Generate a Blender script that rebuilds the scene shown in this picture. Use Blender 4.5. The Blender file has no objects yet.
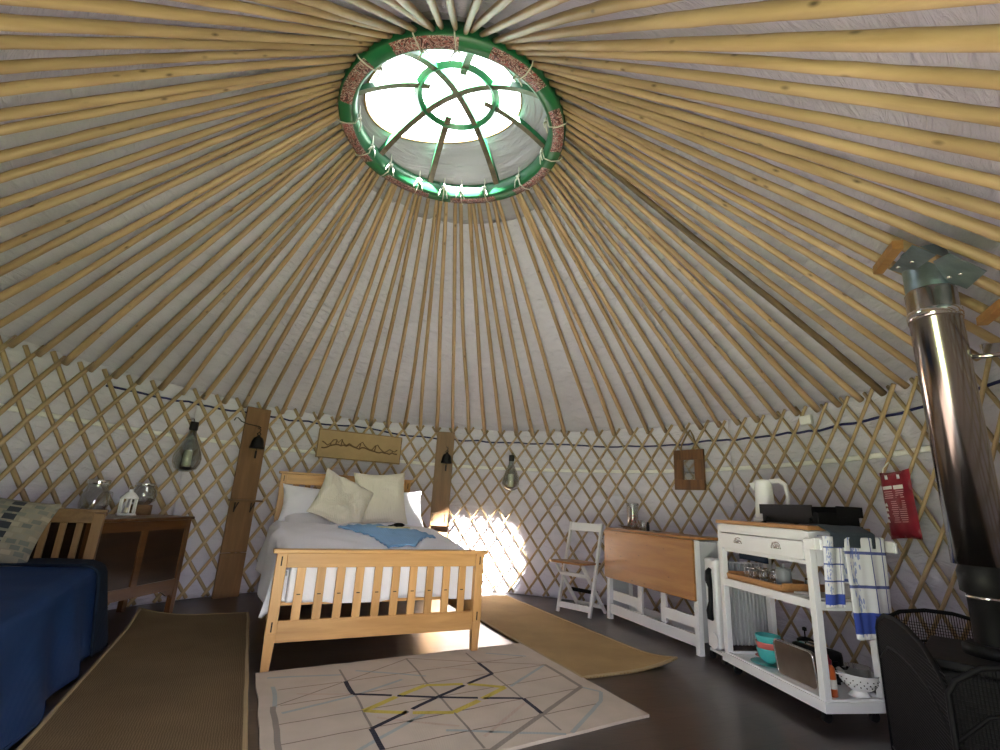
import bpy, bmesh, math, random
from mathutils import Vector, Matrix, Euler, noise
R_ = math.radians
random.seed(7)
scene = bpy.context.scene

# ------------------------------------------------------------------ camera, sky, sun, exposure
cam_data = bpy.data.cameras.new('camera')
cam_data.sensor_width = 36.0
cam_data.lens = 17.42
cam_data.clip_start = 0.02
cam = bpy.data.objects.new('camera', cam_data)
scene.collection.objects.link(cam)
cam.matrix_world = Matrix.Translation((0, 0, 1.02)) @ Matrix.Rotation(R_(90 + 14.86), 4, 'X') @ Matrix.Rotation(R_(3.08), 4, 'Z')
scene.camera = cam

world = bpy.data.worlds.new('sky')
scene.world = world
world.use_nodes = True
wn = world.node_tree.nodes; wl = world.node_tree.links
wn.clear()
wout = wn.new('ShaderNodeOutputWorld'); wbg = wn.new('ShaderNodeBackground')
wbg.inputs['Color'].default_value = (0.92, 0.93, 1.0, 1)
wbg.inputs['Strength'].default_value = 5.0
wl.new(wbg.outputs[0], wout.inputs[0])

sun_data = bpy.data.lights.new('sun', 'SUN')
sun_data.energy = 210.0
sun_data.angle = R_(3.5)
sun_data.color = (1.0, 0.96, 0.90)
sun = bpy.data.objects.new('sun', sun_data)
scene.collection.objects.link(sun)
SUN_DIR = Vector((0.30, 3.83, -3.76))
sun.rotation_euler = SUN_DIR.to_track_quat('-Z', 'Y').to_euler()

scene.view_settings.view_transform = 'Standard'
scene.view_settings.look = 'None'
scene.view_settings.gamma = 1.0
scene.view_settings.exposure = 1.0
scene.view_settings.use_curve_mapping = False
try:
    scene.cycles.max_bounces = 10
    scene.cycles.diffuse_bounces = 6
    scene.cycles.sample_clamp_indirect = 4.0
    scene.cycles.transparent_max_bounces = 12
except Exception:
    pass

# ------------------------------------------------------------------ materials
def new_mat(name):
    m = bpy.data.materials.new(name); m.use_nodes = True
    nt = m.node_tree
    b = nt.nodes.get('Principled BSDF')
    return m, nt, b

def ramp(nt, fac, stops):
    r = nt.nodes.new('ShaderNodeValToRGB')
    el = r.color_ramp.elements
    el[0].position = stops[0][0]; el[0].color = (*stops[0][1], 1)
    el[1].position = stops[-1][0]; el[1].color = (*stops[-1][1], 1)
    for p, c in stops[1:-1]:
        e = el.new(p); e.color = (*c, 1)
    nt.links.new(fac, r.inputs[0])
    return r.outputs[0]

def coords(nt, src='Object', scale=(1, 1, 1), rot=(0, 0, 0), rnd=False):
    tc = nt.nodes.new('ShaderNodeTexCoord'); mp = nt.nodes.new('ShaderNodeMapping')
    mp.inputs['Scale'].default_value = scale; mp.inputs['Rotation'].default_value = rot
    nt.links.new(tc.outputs[src], mp.inputs[0])
    if rnd:
        oi = nt.nodes.new('ShaderNodeObjectInfo'); ml = nt.nodes.new('ShaderNodeMath'); ml.operation = 'MULTIPLY'
        ml.inputs[1].default_value = 37.0
        nt.links.new(oi.outputs['Random'], ml.inputs[0]); nt.links.new(ml.outputs[0], mp.inputs['Location'])
    return mp.outputs[0]

def tex_noise(nt, vec, scale=5, detail=4, rough=0.5, dist=0.0):
    n = nt.nodes.new('ShaderNodeTexNoise')
    n.inputs['Scale'].default_value = scale; n.inputs['Detail'].default_value = detail
    n.inputs['Roughness'].default_value = rough; n.inputs['Distortion'].default_value = dist
    nt.links.new(vec, n.inputs['Vector'])
    return n.outputs['Fac']

def mix_rgb(nt, fac, a, b, mode='MIX'):
    m = nt.nodes.new('ShaderNodeMix'); m.data_type = 'RGBA'; m.blend_type = mode
    if isinstance(fac, (int, float)): m.inputs[0].default_value = fac
    else: nt.links.new(fac, m.inputs[0])
    for i, v in ((6, a), (7, b)):
        if isinstance(v, tuple): m.inputs[i].default_value = (*v, 1)
        else: nt.links.new(v, m.inputs[i])
    return m.outputs[2]

def bump(nt, b, h, strength=0.3, dist=0.01):
    bp = nt.nodes.new('ShaderNodeBump')
    bp.inputs['Strength'].default_value = strength; bp.inputs['Distance'].default_value = dist
    nt.links.new(h, bp.inputs['Height']); nt.links.new(bp.outputs[0], b.inputs['Normal'])

def m_wood(name, light, dark, axis='X', rough=0.5, knots=0.0, src='Object', fine=14, knot_col=(0.03, 0.015, 0.008), spec=0.3):
    m, nt, b = new_mat(name)
    s = {'X': (1.2, fine, fine), 'Y': (fine, 1.2, fine), 'Z': (fine, fine, 1.2)}[axis]
    v = coords(nt, src, s, rnd=True)
    n = tex_noise(nt, v, 1.6, 6, 0.6, 0.6)
    col = ramp(nt, n, [(0.3, dark), (0.5, tuple((a + c) / 2 for a, c in zip(light, dark))), (0.68, light)])
    oi = nt.nodes.new('ShaderNodeObjectInfo')
    var = nt.nodes.new('ShaderNodeMapRange'); var.inputs['To Min'].default_value = 0.82; var.inputs['To Max'].default_value = 1.12
    nt.links.new(oi.outputs['Random'], var.inputs['Value'])
    hs = nt.nodes.new('ShaderNodeHueSaturation'); nt.links.new(var.outputs[0], hs.inputs['Value']); nt.links.new(col, hs.inputs['Color'])
    col = hs.outputs[0]
    if knots > 0:
        s2 = {'X': (3.2, 8, 8), 'Y': (8, 3.2, 8), 'Z': (8, 8, 3.2)}[axis]
        v2 = coords(nt, src, s2, rnd=True)
        vo = nt.nodes.new('ShaderNodeTexVoronoi'); vo.inputs['Scale'].default_value = 2.2
        nt.links.new(v2, vo.inputs['Vector'])
        k = nt.nodes.new('ShaderNodeMapRange'); k.inputs['From Min'].default_value = 0.03 * knots; k.inputs['From Max'].default_value = 0.16 * knots
        k.inputs['To Min'].default_value = 0.85; k.inputs['To Max'].default_value = 0
        nt.links.new(vo.outputs['Distance'], k.inputs['Value'])
        col = mix_rgb(nt, k.outputs[0], col, knot_col)
    nt.links.new(col, b.inputs['Base Color'])
    b.inputs['Roughness'].default_value = rough
    b.inputs['Specular IOR Level'].default_value = spec
    bump(nt, b, n, 0.12, 0.004)
    return m

def m_plain(name, col, rough=0.5, metal=0.0, var=0.0, scale=8, bumpy=0.0, spec=0.5, coat=0.0):
    m, nt, b = new_mat(name)
    v = coords(nt)
    n = tex_noise(nt, v, scale, 4)
    d = tuple(max(0, c * (1 - var)) for c in col); l = tuple(min(1, c * (1 + var * .5)) for c in col)
    nt.links.new(ramp(nt, n, [(0.35, d), (0.65, l)]), b.inputs['Base Color'])
    b.inputs['Roughness'].default_value = rough; b.inputs['Metallic'].default_value = metal
    b.inputs['Specular IOR Level'].default_value = spec
    b.inputs['Coat Weight'].default_value = coat
    if bumpy: bump(nt, b, n, bumpy, 0.01)
    return m

def m_cloth(name, col, weave=220, var=0.12, bumpy=0.25, rough=0.9, wrinkle=0.0, sheen=0.05):
    m, nt, b = new_mat(name)
    v = coords(nt)
    w1 = nt.nodes.new('ShaderNodeTexWave'); w1.inputs['Scale'].default_value = weave / 6.0; w1.bands_direction = 'X'
    w2 = nt.nodes.new('ShaderNodeTexWave'); w2.inputs['Scale'].default_value = weave / 6.0; w2.bands_direction = 'Y'
    nt.links.new(v, w1.inputs[0]); nt.links.new(v, w2.inputs[0])
    mm = nt.nodes.new('ShaderNodeMath'); mm.operation = 'ADD'
    nt.links.new(w1.outputs['Fac'], mm.inputs[0]); nt.links.new(w2.outputs['Fac'], mm.inputs[1])
    n = tex_noise(nt, v, 6, 5)
    d = tuple(c * (1 - var) for c in col)
    nt.links.new(ramp(nt, n, [(0.3, d), (0.7, col)]), b.inputs['Base Color'])
    b.inputs['Roughness'].default_value = rough
    b.inputs['Sheen Weight'].default_value = sheen
    b.inputs['Specular IOR Level'].default_value = 0.15
    h = mm.outputs[0]
    if wrinkle:
        n2 = tex_noise(nt, v, 7, 3, 0.5, 1.2)
        a = nt.nodes.new('ShaderNodeMath'); a.operation = 'MULTIPLY_ADD'; a.inputs[1].default_value = wrinkle
        nt.links.new(n2, a.inputs[0]); nt.links.new(h, a.inputs[2]); h = a.outputs[0]
    bump(nt, b, h, bumpy, 0.003)
    return m

def m_canvas(name, col, trans, wrinkle_scale=(3, 3, 10)):
    # tent cloth: mostly diffuse, a little daylight comes through it
    m, nt, b = new_mat(name)
    v = coords(nt, 'UV', wrinkle_scale)
    n = tex_noise(nt, v, 1.0, 5, 0.55, 1.0)
    v2 = coords(nt, 'Object', (2, 2, 2))
    n2 = tex_noise(nt, v2, 1.0, 3, 0.5, 0.3)
    c = ramp(nt, n2, [(0.3, tuple(x * 0.88 for x in col)), (0.7, col)])
    nt.links.new(c, b.inputs['Base Color'])
    b.inputs['Roughness'].default_value = 0.55
    b.inputs['Specular IOR Level'].default_value = 0.35
    bump(nt, b, n, 0.6, 0.05)
    tr = nt.nodes.new('ShaderNodeBsdfTranslucent'); tr.inputs['Color'].default_value = (0.9, 0.9, 0.92, 1)
    mx = nt.nodes.new('ShaderNodeMixShader'); mx.inputs[0].default_value = trans
    out = nt.nodes.get('Material Output')
    nt.links.new(b.outputs[0], mx.inputs[1]); nt.links.new(tr.outputs[0], mx.inputs[2]); nt.links.new(mx.outputs[0], out.inputs[0])
    return m

def m_glass(name, col=(1, 1, 1), alpha=0.25, rough=0.03, edge=0.18):
    # thin blown glass: see-through with a glossy skin
    m, nt, b = new_mat(name)
    nt.nodes.remove(b)
    t = nt.nodes.new('ShaderNodeBsdfTransparent'); t.inputs[0].default_value = (*col, 1)
    g = nt.nodes.new('ShaderNodeBsdfGlossy'); g.inputs['Roughness'].default_value = rough
    f = nt.nodes.new('ShaderNodeLayerWeight'); f.inputs[0].default_value = edge
    a = nt.nodes.new('ShaderNodeMath'); a.operation = 'ADD'; a.inputs[1].default_value = alpha; a.use_clamp = True
    mx = nt.nodes.new('ShaderNodeMixShader')
    nt.links.new(f.outputs['Facing'], a.inputs[0]); nt.links.new(a.outputs[0], mx.inputs[0])
    nt.links.new(t.outputs[0], mx.inputs[1]); nt.links.new(g.outputs[0], mx.inputs[2])
    nt.links.new(mx.outputs[0], nt.nodes.get('Material Output').inputs[0])
    return m

def m_floor():
    m, nt, b = new_mat('dark_laminate')
    v = coords(nt, 'Object', (1, 1, 1), (0, 0, R_(-26)))
    br = nt.nodes.new('ShaderNodeTexBrick')
    br.inputs['Scale'].default_value = 1.0
    br.inputs['Brick Width'].default_value = 1.25; br.inputs['Row Height'].default_value = 0.125
    br.inputs['Mortar Size'].default_value = 0.0018
    br.inputs['Color1'].default_value = (0.026, 0.020, 0.018, 1); br.inputs['Color2'].default_value = (0.050, 0.039, 0.034, 1)
    br.inputs['Mortar'].default_value = (0.008, 0.006, 0.005, 1)
    nt.links.new(v, br.inputs['Vector'])
    v2 = coords(nt, 'Object', (1.5, 30, 1), (0, 0, R_(-26)))
    n = tex_noise(nt, v2, 2, 6, 0.6, 0.5)
    g = ramp(nt, n, [(0.3, (0.55, 0.55, 0.55)), (0.7, (1.25, 1.2, 1.15))])
    nt.links.new(mix_rgb(nt, 1.0, br.outputs['Color'], g, 'MULTIPLY'), b.inputs['Base Color'])
    b.inputs['Roughness'].default_value = 0.3
    b.inputs['Specular IOR Level'].default_value = 0.55
    bump(nt, b, br.outputs['Fac'], -0.2, 0.002)
    return m

def m_sisal(name='sisal', c1=(0.42, 0.30, 0.15), c2=(0.27, 0.18, 0.085)):
    m, nt, b = new_mat(name)
    v = coords(nt)
    w1 = nt.nodes.new('ShaderNodeTexWave'); w1.inputs['Scale'].default_value = 31; w1.bands_direction = 'X'; w1.inputs['Distortion'].default_value = 4.0
    w2 = nt.nodes.new('ShaderNodeTexWave'); w2.inputs['Scale'].default_value = 37; w2.bands_direction = 'Y'; w2.inputs['Distortion'].default_value = 5
    nt.links.new(v, w1.inputs[0]); nt.links.new(v, w2.inputs[0])
    mm = nt.nodes.new('ShaderNodeMath'); mm.operation = 'MULTIPLY'
    nt.links.new(w1.outputs['Fac'], mm.inputs[0]); nt.links.new(w2.outputs['Fac'], mm.inputs[1])
    n = tex_noise(nt, v, 3, 5)
    base = ramp(nt, mm.outputs[0], [(0.0, c2), (0.6, c1)])
    nt.links.new(mix_rgb(nt, 1.0, base, ramp(nt, n, [(0.3, (0.85, 0.85, 0.85)), (0.7, (1.1, 1.1, 1.1))]), 'MULTIPLY'), b.inputs['Base Color'])
    b.inputs['Roughness'].default_value = 0.95; b.inputs['Specular IOR Level'].default_value = 0.1
    bump(nt, b, mm.outputs[0], 0.25, 0.003)
    return m

def m_checks():
    # white tea towel: blue checks, one wide blue figured stripe and a solid blue hem
    m, nt, b = new_mat('checked_towel')
    tc = nt.nodes.new('ShaderNodeTexCoord'); sp = nt.nodes.new('ShaderNodeSeparateXYZ')
    nt.links.new(tc.outputs['UV'], sp.inputs[0])
    def math_(op, a, bb=0.0, clamp=False):
        n = nt.nodes.new('ShaderNodeMath'); n.operation = op; n.use_clamp = clamp
        for i, x in enumerate((a, bb)):
            if isinstance(x, (int, float)): n.inputs[i].default_value = x
            else: nt.links.new(x, n.inputs[i])
        return n.outputs[0]
    def band(x, c, hw): return math_('LESS_THAN', math_('ABSOLUTE', math_('SUBTRACT', x, c)), hw)
    u, v = sp.outputs[0], sp.outputs[1]
    lines = band(math_('FRACT', math_('MULTIPLY', v, 4.6)), 0.5, 0.045)
    for c in (0.62, 0.9): lines = math_('MAXIMUM', lines, band(u, c, 0.012))
    vo = nt.nodes.new('ShaderNodeTexVoronoi'); vo.inputs['Scale'].default_value = 22
    nt.links.new(tc.outputs['UV'], vo.inputs[0])
    fig = math_('MULTIPLY', band(u, 0.22, 0.13), math_('LESS_THAN', vo.outputs['Distance'], 0.45))
    hem = band(v, 0.1, 0.065)
    c = mix_rgb(nt, lines, (0.62, 0.63, 0.68), (0.07, 0.09, 0.26))
    c = mix_rgb(nt, math_('MULTIPLY', fig, 0.75), c, (0.10, 0.16, 0.48))
    c = mix_rgb(nt, hem, c, (0.03, 0.06, 0.32))
    nt.links.new(c, b.inputs['Base Color']); b.inputs['Roughness'].default_value = 0.9
    return m

def m_patch():
    # woven tapestry cushion cover: cream blocks with grey and dark steps
    m, nt, b = new_mat('tapestry_cover')
    v = coords(nt, 'UV', (7, 13, 1))
    br = nt.nodes.new('ShaderNodeTexBrick'); br.inputs['Scale'].default_value = 1
    br.inputs['Brick Width'].default_value = 0.9; br.inputs['Row Height'].default_value = 1.0; br.inputs['Mortar Size'].default_value = 0.12
    br.inputs['Color1'].default_value = (0.28, 0.245, 0.19, 1); br.inputs['Color2'].default_value = (0.10, 0.112, 0.105, 1)
    br.inputs['Mortar'].default_value = (0.20, 0.18, 0.14, 1)
    nt.links.new(v, br.inputs['Vector'])
    sp = nt.nodes.new('ShaderNodeSeparateXYZ'); tc = nt.nodes.new('ShaderNodeTexCoord'); nt.links.new(tc.outputs['UV'], sp.inputs[0])
    a = nt.nodes.new('ShaderNodeMath'); a.operation = 'SUBTRACT'; a.inputs[1].default_value = 0.62; nt.links.new(sp.outputs[0], a.inputs[0])
    ab = nt.nodes.new('ShaderNodeMath'); ab.operation = 'ABSOLUTE'; nt.links.new(a.outputs[0], ab.inputs[0])
    lt = nt.nodes.new('ShaderNodeMath'); lt.operation = 'LESS_THAN'; lt.inputs[1].default_value = 0.06; nt.links.new(ab.outputs[0], lt.inputs[0])
    fr = nt.nodes.new('ShaderNodeMath'); fr.operation = 'MULTIPLY'; fr.inputs[1].default_value = 8; nt.links.new(sp.outputs[1], fr.inputs[0])
    f2 = nt.nodes.new('ShaderNodeMath'); f2.operation = 'FRACT'; nt.links.new(fr.outputs[0], f2.inputs[0])
    l2 = nt.nodes.new('ShaderNodeMath'); l2.operation = 'LESS_THAN'; l2.inputs[1].default_value = 0.72; nt.links.new(f2.outputs[0], l2.inputs[0])
    mu = nt.nodes.new('ShaderNodeMath'); mu.operation = 'MULTIPLY'; nt.links.new(lt.outputs[0], mu.inputs[0]); nt.links.new(l2.outputs[0], mu.inputs[1])
    nt.links.new(mix_rgb(nt, mu.outputs[0], br.outputs['Color'], (0.02, 0.025, 0.035)), b.inputs['Base Color'])
    b.inputs['Roughness'].default_value = 0.95
    bump(nt, b, br.outputs['Fac'], 0.4, 0.006)
    return m

def m_painted_rim():
    # green crown wood carrying panels of red and white scrollwork
    m, nt, b = new_mat('scrollwork_green')
    tc = nt.nodes.new('ShaderNodeTexCoord'); sp = nt.nodes.new('ShaderNodeSeparateXYZ'); nt.links.new(tc.outputs['UV'], sp.inputs[0])
    a = nt.nodes.new('ShaderNodeMath'); a.operation = 'FRACT'; nt.links.new(sp.outputs[0], a.inputs[0])
    l = nt.nodes.new('ShaderNodeMath'); l.operation = 'LESS_THAN'; l.inputs[1].default_value = 0.68; nt.links.new(a.outputs[0], l.inputs[0])
    v = coords(nt, 'Object', (16, 16, 16))
    n = tex_noise(nt, v, 1.0, 1, 0.5, 4.0)
    scroll = ramp(nt, n, [(0.38, (0.05, 0.02, 0.02)), (0.45, (0.28, 0.06, 0.06)), (0.50, (0.62, 0.50, 0.46)), (0.55, (0.05, 0.07, 0.05)), (0.64, (0.30, 0.06, 0.06))])
    nt.links.new(mix_rgb(nt, l.outputs[0], (0.012, 0.13, 0.045), scroll), b.inputs['Base Color'])
    b.inputs['Roughness'].default_value = 0.35
    return m

MAT = {}
MAT['pole'] = m_wood('peeled_pole', (0.46, 0.315, 0.195), (0.28, 0.178, 0.10), 'X', 0.45, 1.0, fine=10)
MAT['pole_dark'] = m_wood('stained_pole', (0.20, 0.13, 0.07), (0.04, 0.028, 0.018), 'X', 0.5, 1.4, fine=10)
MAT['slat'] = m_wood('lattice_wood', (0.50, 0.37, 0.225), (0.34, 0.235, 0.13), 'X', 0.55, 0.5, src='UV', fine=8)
MAT['slat_shade'] = m_wood('lattice_wood_shaded', (0.44, 0.33, 0.205), (0.30, 0.21, 0.12), 'X', 0.55, 0.5, src='UV', fine=8)  # slat wood in a darker colour, painting in the rear layer's shade
MAT['roof'] = m_canvas('roof_canvas', (0.58, 0.555, 0.685), 0.004, (75, 62, 1))
MAT['wallc'] = m_canvas('wall_canvas', (0.64, 0.62, 0.735), 0.006, (22, 26, 1))
MAT['crown_cloth'] = m_canvas('crown_canvas', (0.36, 0.34, 0.40), 0.01, (9, 9, 1))
MAT['floor'] = m_floor()
MAT['pine_dim'] = m_wood('pine_shaded', (0.19, 0.105, 0.045), (0.12, 0.062, 0.025), 'X', 0.4, 0.0, fine=12)  # honey pine colour darkened, standing in for low light at the daybed
MAT['pine_dim_v'] = m_wood('pine_shaded_upright', (0.19, 0.105, 0.045), (0.12, 0.062, 0.025), 'Z', 0.4, 0.0, fine=12)  # upright-grain copy with the same dimness put into its colour
MAT['pine'] = m_wood('honey_pine', (0.56, 0.32, 0.13), (0.41, 0.215, 0.08), 'X', 0.38, 0.0, fine=12)
MAT['pine_v'] = m_wood('honey_pine_upright', (0.56, 0.32, 0.13), (0.41, 0.215, 0.08), 'Z', 0.38, 0.0, fine=12)
MAT['knotty'] = m_wood('knotty_pine', (0.33, 0.155, 0.048), (0.21, 0.09, 0.026), 'X', 0.35, 0.8, fine=10)
MAT['board'] = m_wood('brown_board', (0.19, 0.105, 0.050), (0.11, 0.06, 0.028), 'Z', 0.5, 0.25, fine=9)
MAT['walnut'] = m_wood('dark_oak', (0.115, 0.046, 0.015), (0.055, 0.021, 0.007), 'X', 0.35, 0.0, fine=10)
MAT['walnut_v'] = m_wood('dark_oak_upright', (0.13, 0.053, 0.017), (0.06, 0.024, 0.008), 'Z', 0.35, 0.0, fine=10)
MAT['walnut_panel'] = m_wood('dark_oak_panel', (0.035, 0.015, 0.007), (0.015, 0.007, 0.004), 'X', 0.4, 0.0, fine=8)
MAT['tray'] = m_wood('tray_wood', (0.42, 0.22, 0.09), (0.28, 0.13, 0.05), 'X', 0.4, 0.0)
MAT['frame'] = m_wood('driftwood_frame', (0.17, 0.08, 0.035), (0.06, 0.028, 0.013), 'Z', 0.6, 0.3)
MAT['driftlog'] = m_wood('turned_block', (0.22, 0.12, 0.06), (0.10, 0.05, 0.025), 'X', 0.6)
MAT['white'] = m_plain('white_paint', (0.74, 0.75, 0.77), 0.42, 0, 0.05, 3)
MAT['grey_paint'] = m_plain('grey_paint', (0.42, 0.43, 0.45), 0.5, 0, 0.08, 3)
MAT['enamel'] = m_plain('white_enamel', (0.80, 0.80, 0.80), 0.2, 0, 0.02)
MAT['plastic'] = m_plain('white_plastic', (0.78, 0.79, 0.80), 0.3, 0, 0.02)
MAT['black'] = m_plain('black_plastic', (0.006, 0.006, 0.007), 0.5, 0, 0.2, spec=0.12)
MAT['iron'] = m_plain('cast_iron', (0.007, 0.007, 0.008), 0.55, 0.0, 0.3, 20, 0.2, spec=0.15)
MAT['mesh'] = m_plain('black_wire', (0.004, 0.004, 0.005), 0.6, 0.0, 0.2, spec=0.08)
MAT['steel'] = m_plain('polished_steel', (0.42, 0.39, 0.37), 0.16, 1.0, 0.05, 3)
MAT['galv'] = m_plain('galvanised_plate', (0.20, 0.25, 0.29), 0.38, 0.75, 0.25, 14)
MAT['chrome'] = m_plain('chrome', (0.8, 0.8, 0.8), 0.07, 1.0)
MAT['duvet'] = m_cloth('white_duvet', (0.86, 0.86, 0.93), 260, 0.03, 0.25, 0.9, 1.2)
MAT['pillow'] = m_cloth('white_pillowcase', (0.86, 0.86, 0.92), 260, 0.03, 0.25, 0.9, 1.0)
MAT['cream'] = m_cloth('cream_waffle', (0.70, 0.65, 0.56), 110, 0.06, 0.5)
MAT['blue_knit'] = m_cloth('pale_blue_knit', (0.26, 0.47, 0.76), 90, 0.15, 0.6)
MAT['yellow_cloth'] = m_cloth('pale_yellow_cloth', (0.72, 0.66, 0.42), 160, 0.1)
MAT['navy'] = m_cloth('royal_blue_cover', (0.010, 0.034, 0.115), 200, 0.2, 0.2, 0.7, 1.5, 0.0)
MAT['navy_dark'] = m_cloth('midnight_blanket', (0.008, 0.016, 0.034), 200, 0.2, 0.3, 0.8, 1.5, 0.0)
MAT['slate'] = m_cloth('slate_cloth', (0.035, 0.045, 0.06), 160, 0.1)
MAT['sisal'] = m_sisal()
MAT['sisal_dim'] = m_sisal('sisal_shaded', (0.19, 0.135, 0.08), (0.11, 0.075, 0.042))  # sisal colour darkened to stand in for dim light on the left
MAT['sisal_edge'] = m_cloth('sisal_binding', (0.36, 0.27, 0.15), 180)
MAT['rug'] = m_cloth('beige_wool', (0.48, 0.41, 0.345), 260, 0.12, 0.2)
MAT['rug_thin'] = m_cloth('taupe_wool', (0.20, 0.15, 0.12), 120)
MAT['rug_grey'] = m_cloth('stone_wool', (0.24, 0.21, 0.18), 120)
MAT['rug_black'] = m_cloth('ink_wool', (0.015, 0.015, 0.03), 120)
MAT['rug_yellow'] = m_cloth('yellow_wool', (0.52, 0.42, 0.08), 120)
MAT['rug_blue'] = m_cloth('pale_blue_wool', (0.33, 0.36, 0.36), 120)
MAT['rug_pink'] = m_cloth('faded_pink_wool', (0.46, 0.36, 0.30), 120)
MAT['green'] = m_plain('green_gloss', (0.008, 0.095, 0.035), 0.4, 0, 0.25, 6, 0.05)
MAT['rim'] = m_painted_rim()
MAT['brown_edge'] = m_plain('brown_painted_edge', (0.10, 0.07, 0.045), 0.45, 0, 0.4, 20)
MAT['tie'] = m_cloth('white_cord', (0.62, 0.60, 0.54), 200)
MAT['strap'] = m_cloth('white_strap', (0.92, 0.93, 0.92), 120)
MAT['rope'] = m_cloth('navy_rope', (0.014, 0.018, 0.10), 200)
MAT['jute'] = m_cloth('jute_rope', (0.25, 0.17, 0.08), 200)
MAT['hessian'] = m_cloth('hessian', (0.36, 0.255, 0.14), 130, 0.15, 0.5)
MAT['hessian_ink'] = m_cloth('brown_stitching', (0.11, 0.065, 0.03), 200)
MAT['candle'] = m_plain('ivory_wax', (0.78, 0.74, 0.58), 0.5, 0, 0.03)
MAT['glass'] = m_glass('clear_glass', (0.90, 0.92, 0.92), 0.08, 0.03, 0.35)
MAT['vinyl'] = m_glass('clear_vinyl', (0.97, 1.0, 0.98), 0.0, 0.1, 0.03)
MAT['smoke'] = m_glass('green_smoked_glass', (0.58, 0.64, 0.62), 0.08, 0.03, 0.40)
MAT['mirror'] = m_plain('mirror_glass', (0.75, 0.78, 0.78), 0.04, 1.0)
MAT['red'] = m_plain('red_pouch', (0.20, 0.008, 0.022), 0.35, 0, 0.25, 12, 0.15)
MAT['pale_print'] = m_plain('pale_pink_print', (0.55, 0.30, 0.32), 0.5)
MAT['turquoise'] = m_plain('turquoise_glaze', (0.07, 0.42, 0.42), 0.15)
MAT['coral'] = m_plain('coral_glaze', (0.50, 0.12, 0.11), 0.2)
MAT['orange'] = m_plain('orange_bottle', (0.50, 0.10, 0.02), 0.3)
MAT['grey_tin'] = m_plain('grey_ceramic', (0.22, 0.24, 0.26), 0.35)
MAT['brown_steel'] = m_plain('brushed_dark_steel', (0.30, 0.25, 0.21), 0.3, 0.9, 0.15)
MAT['towel'] = m_checks()
MAT['tapestry'] = m_patch()
MAT['dirt'] = m_plain('trodden_grass', (0.10, 0.13, 0.05), 0.95, 0, 0.5, 3, 0.5)
MAT['paper'] = m_plain('white_paper', (0.7, 0.7, 0.68), 0.7)

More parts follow.
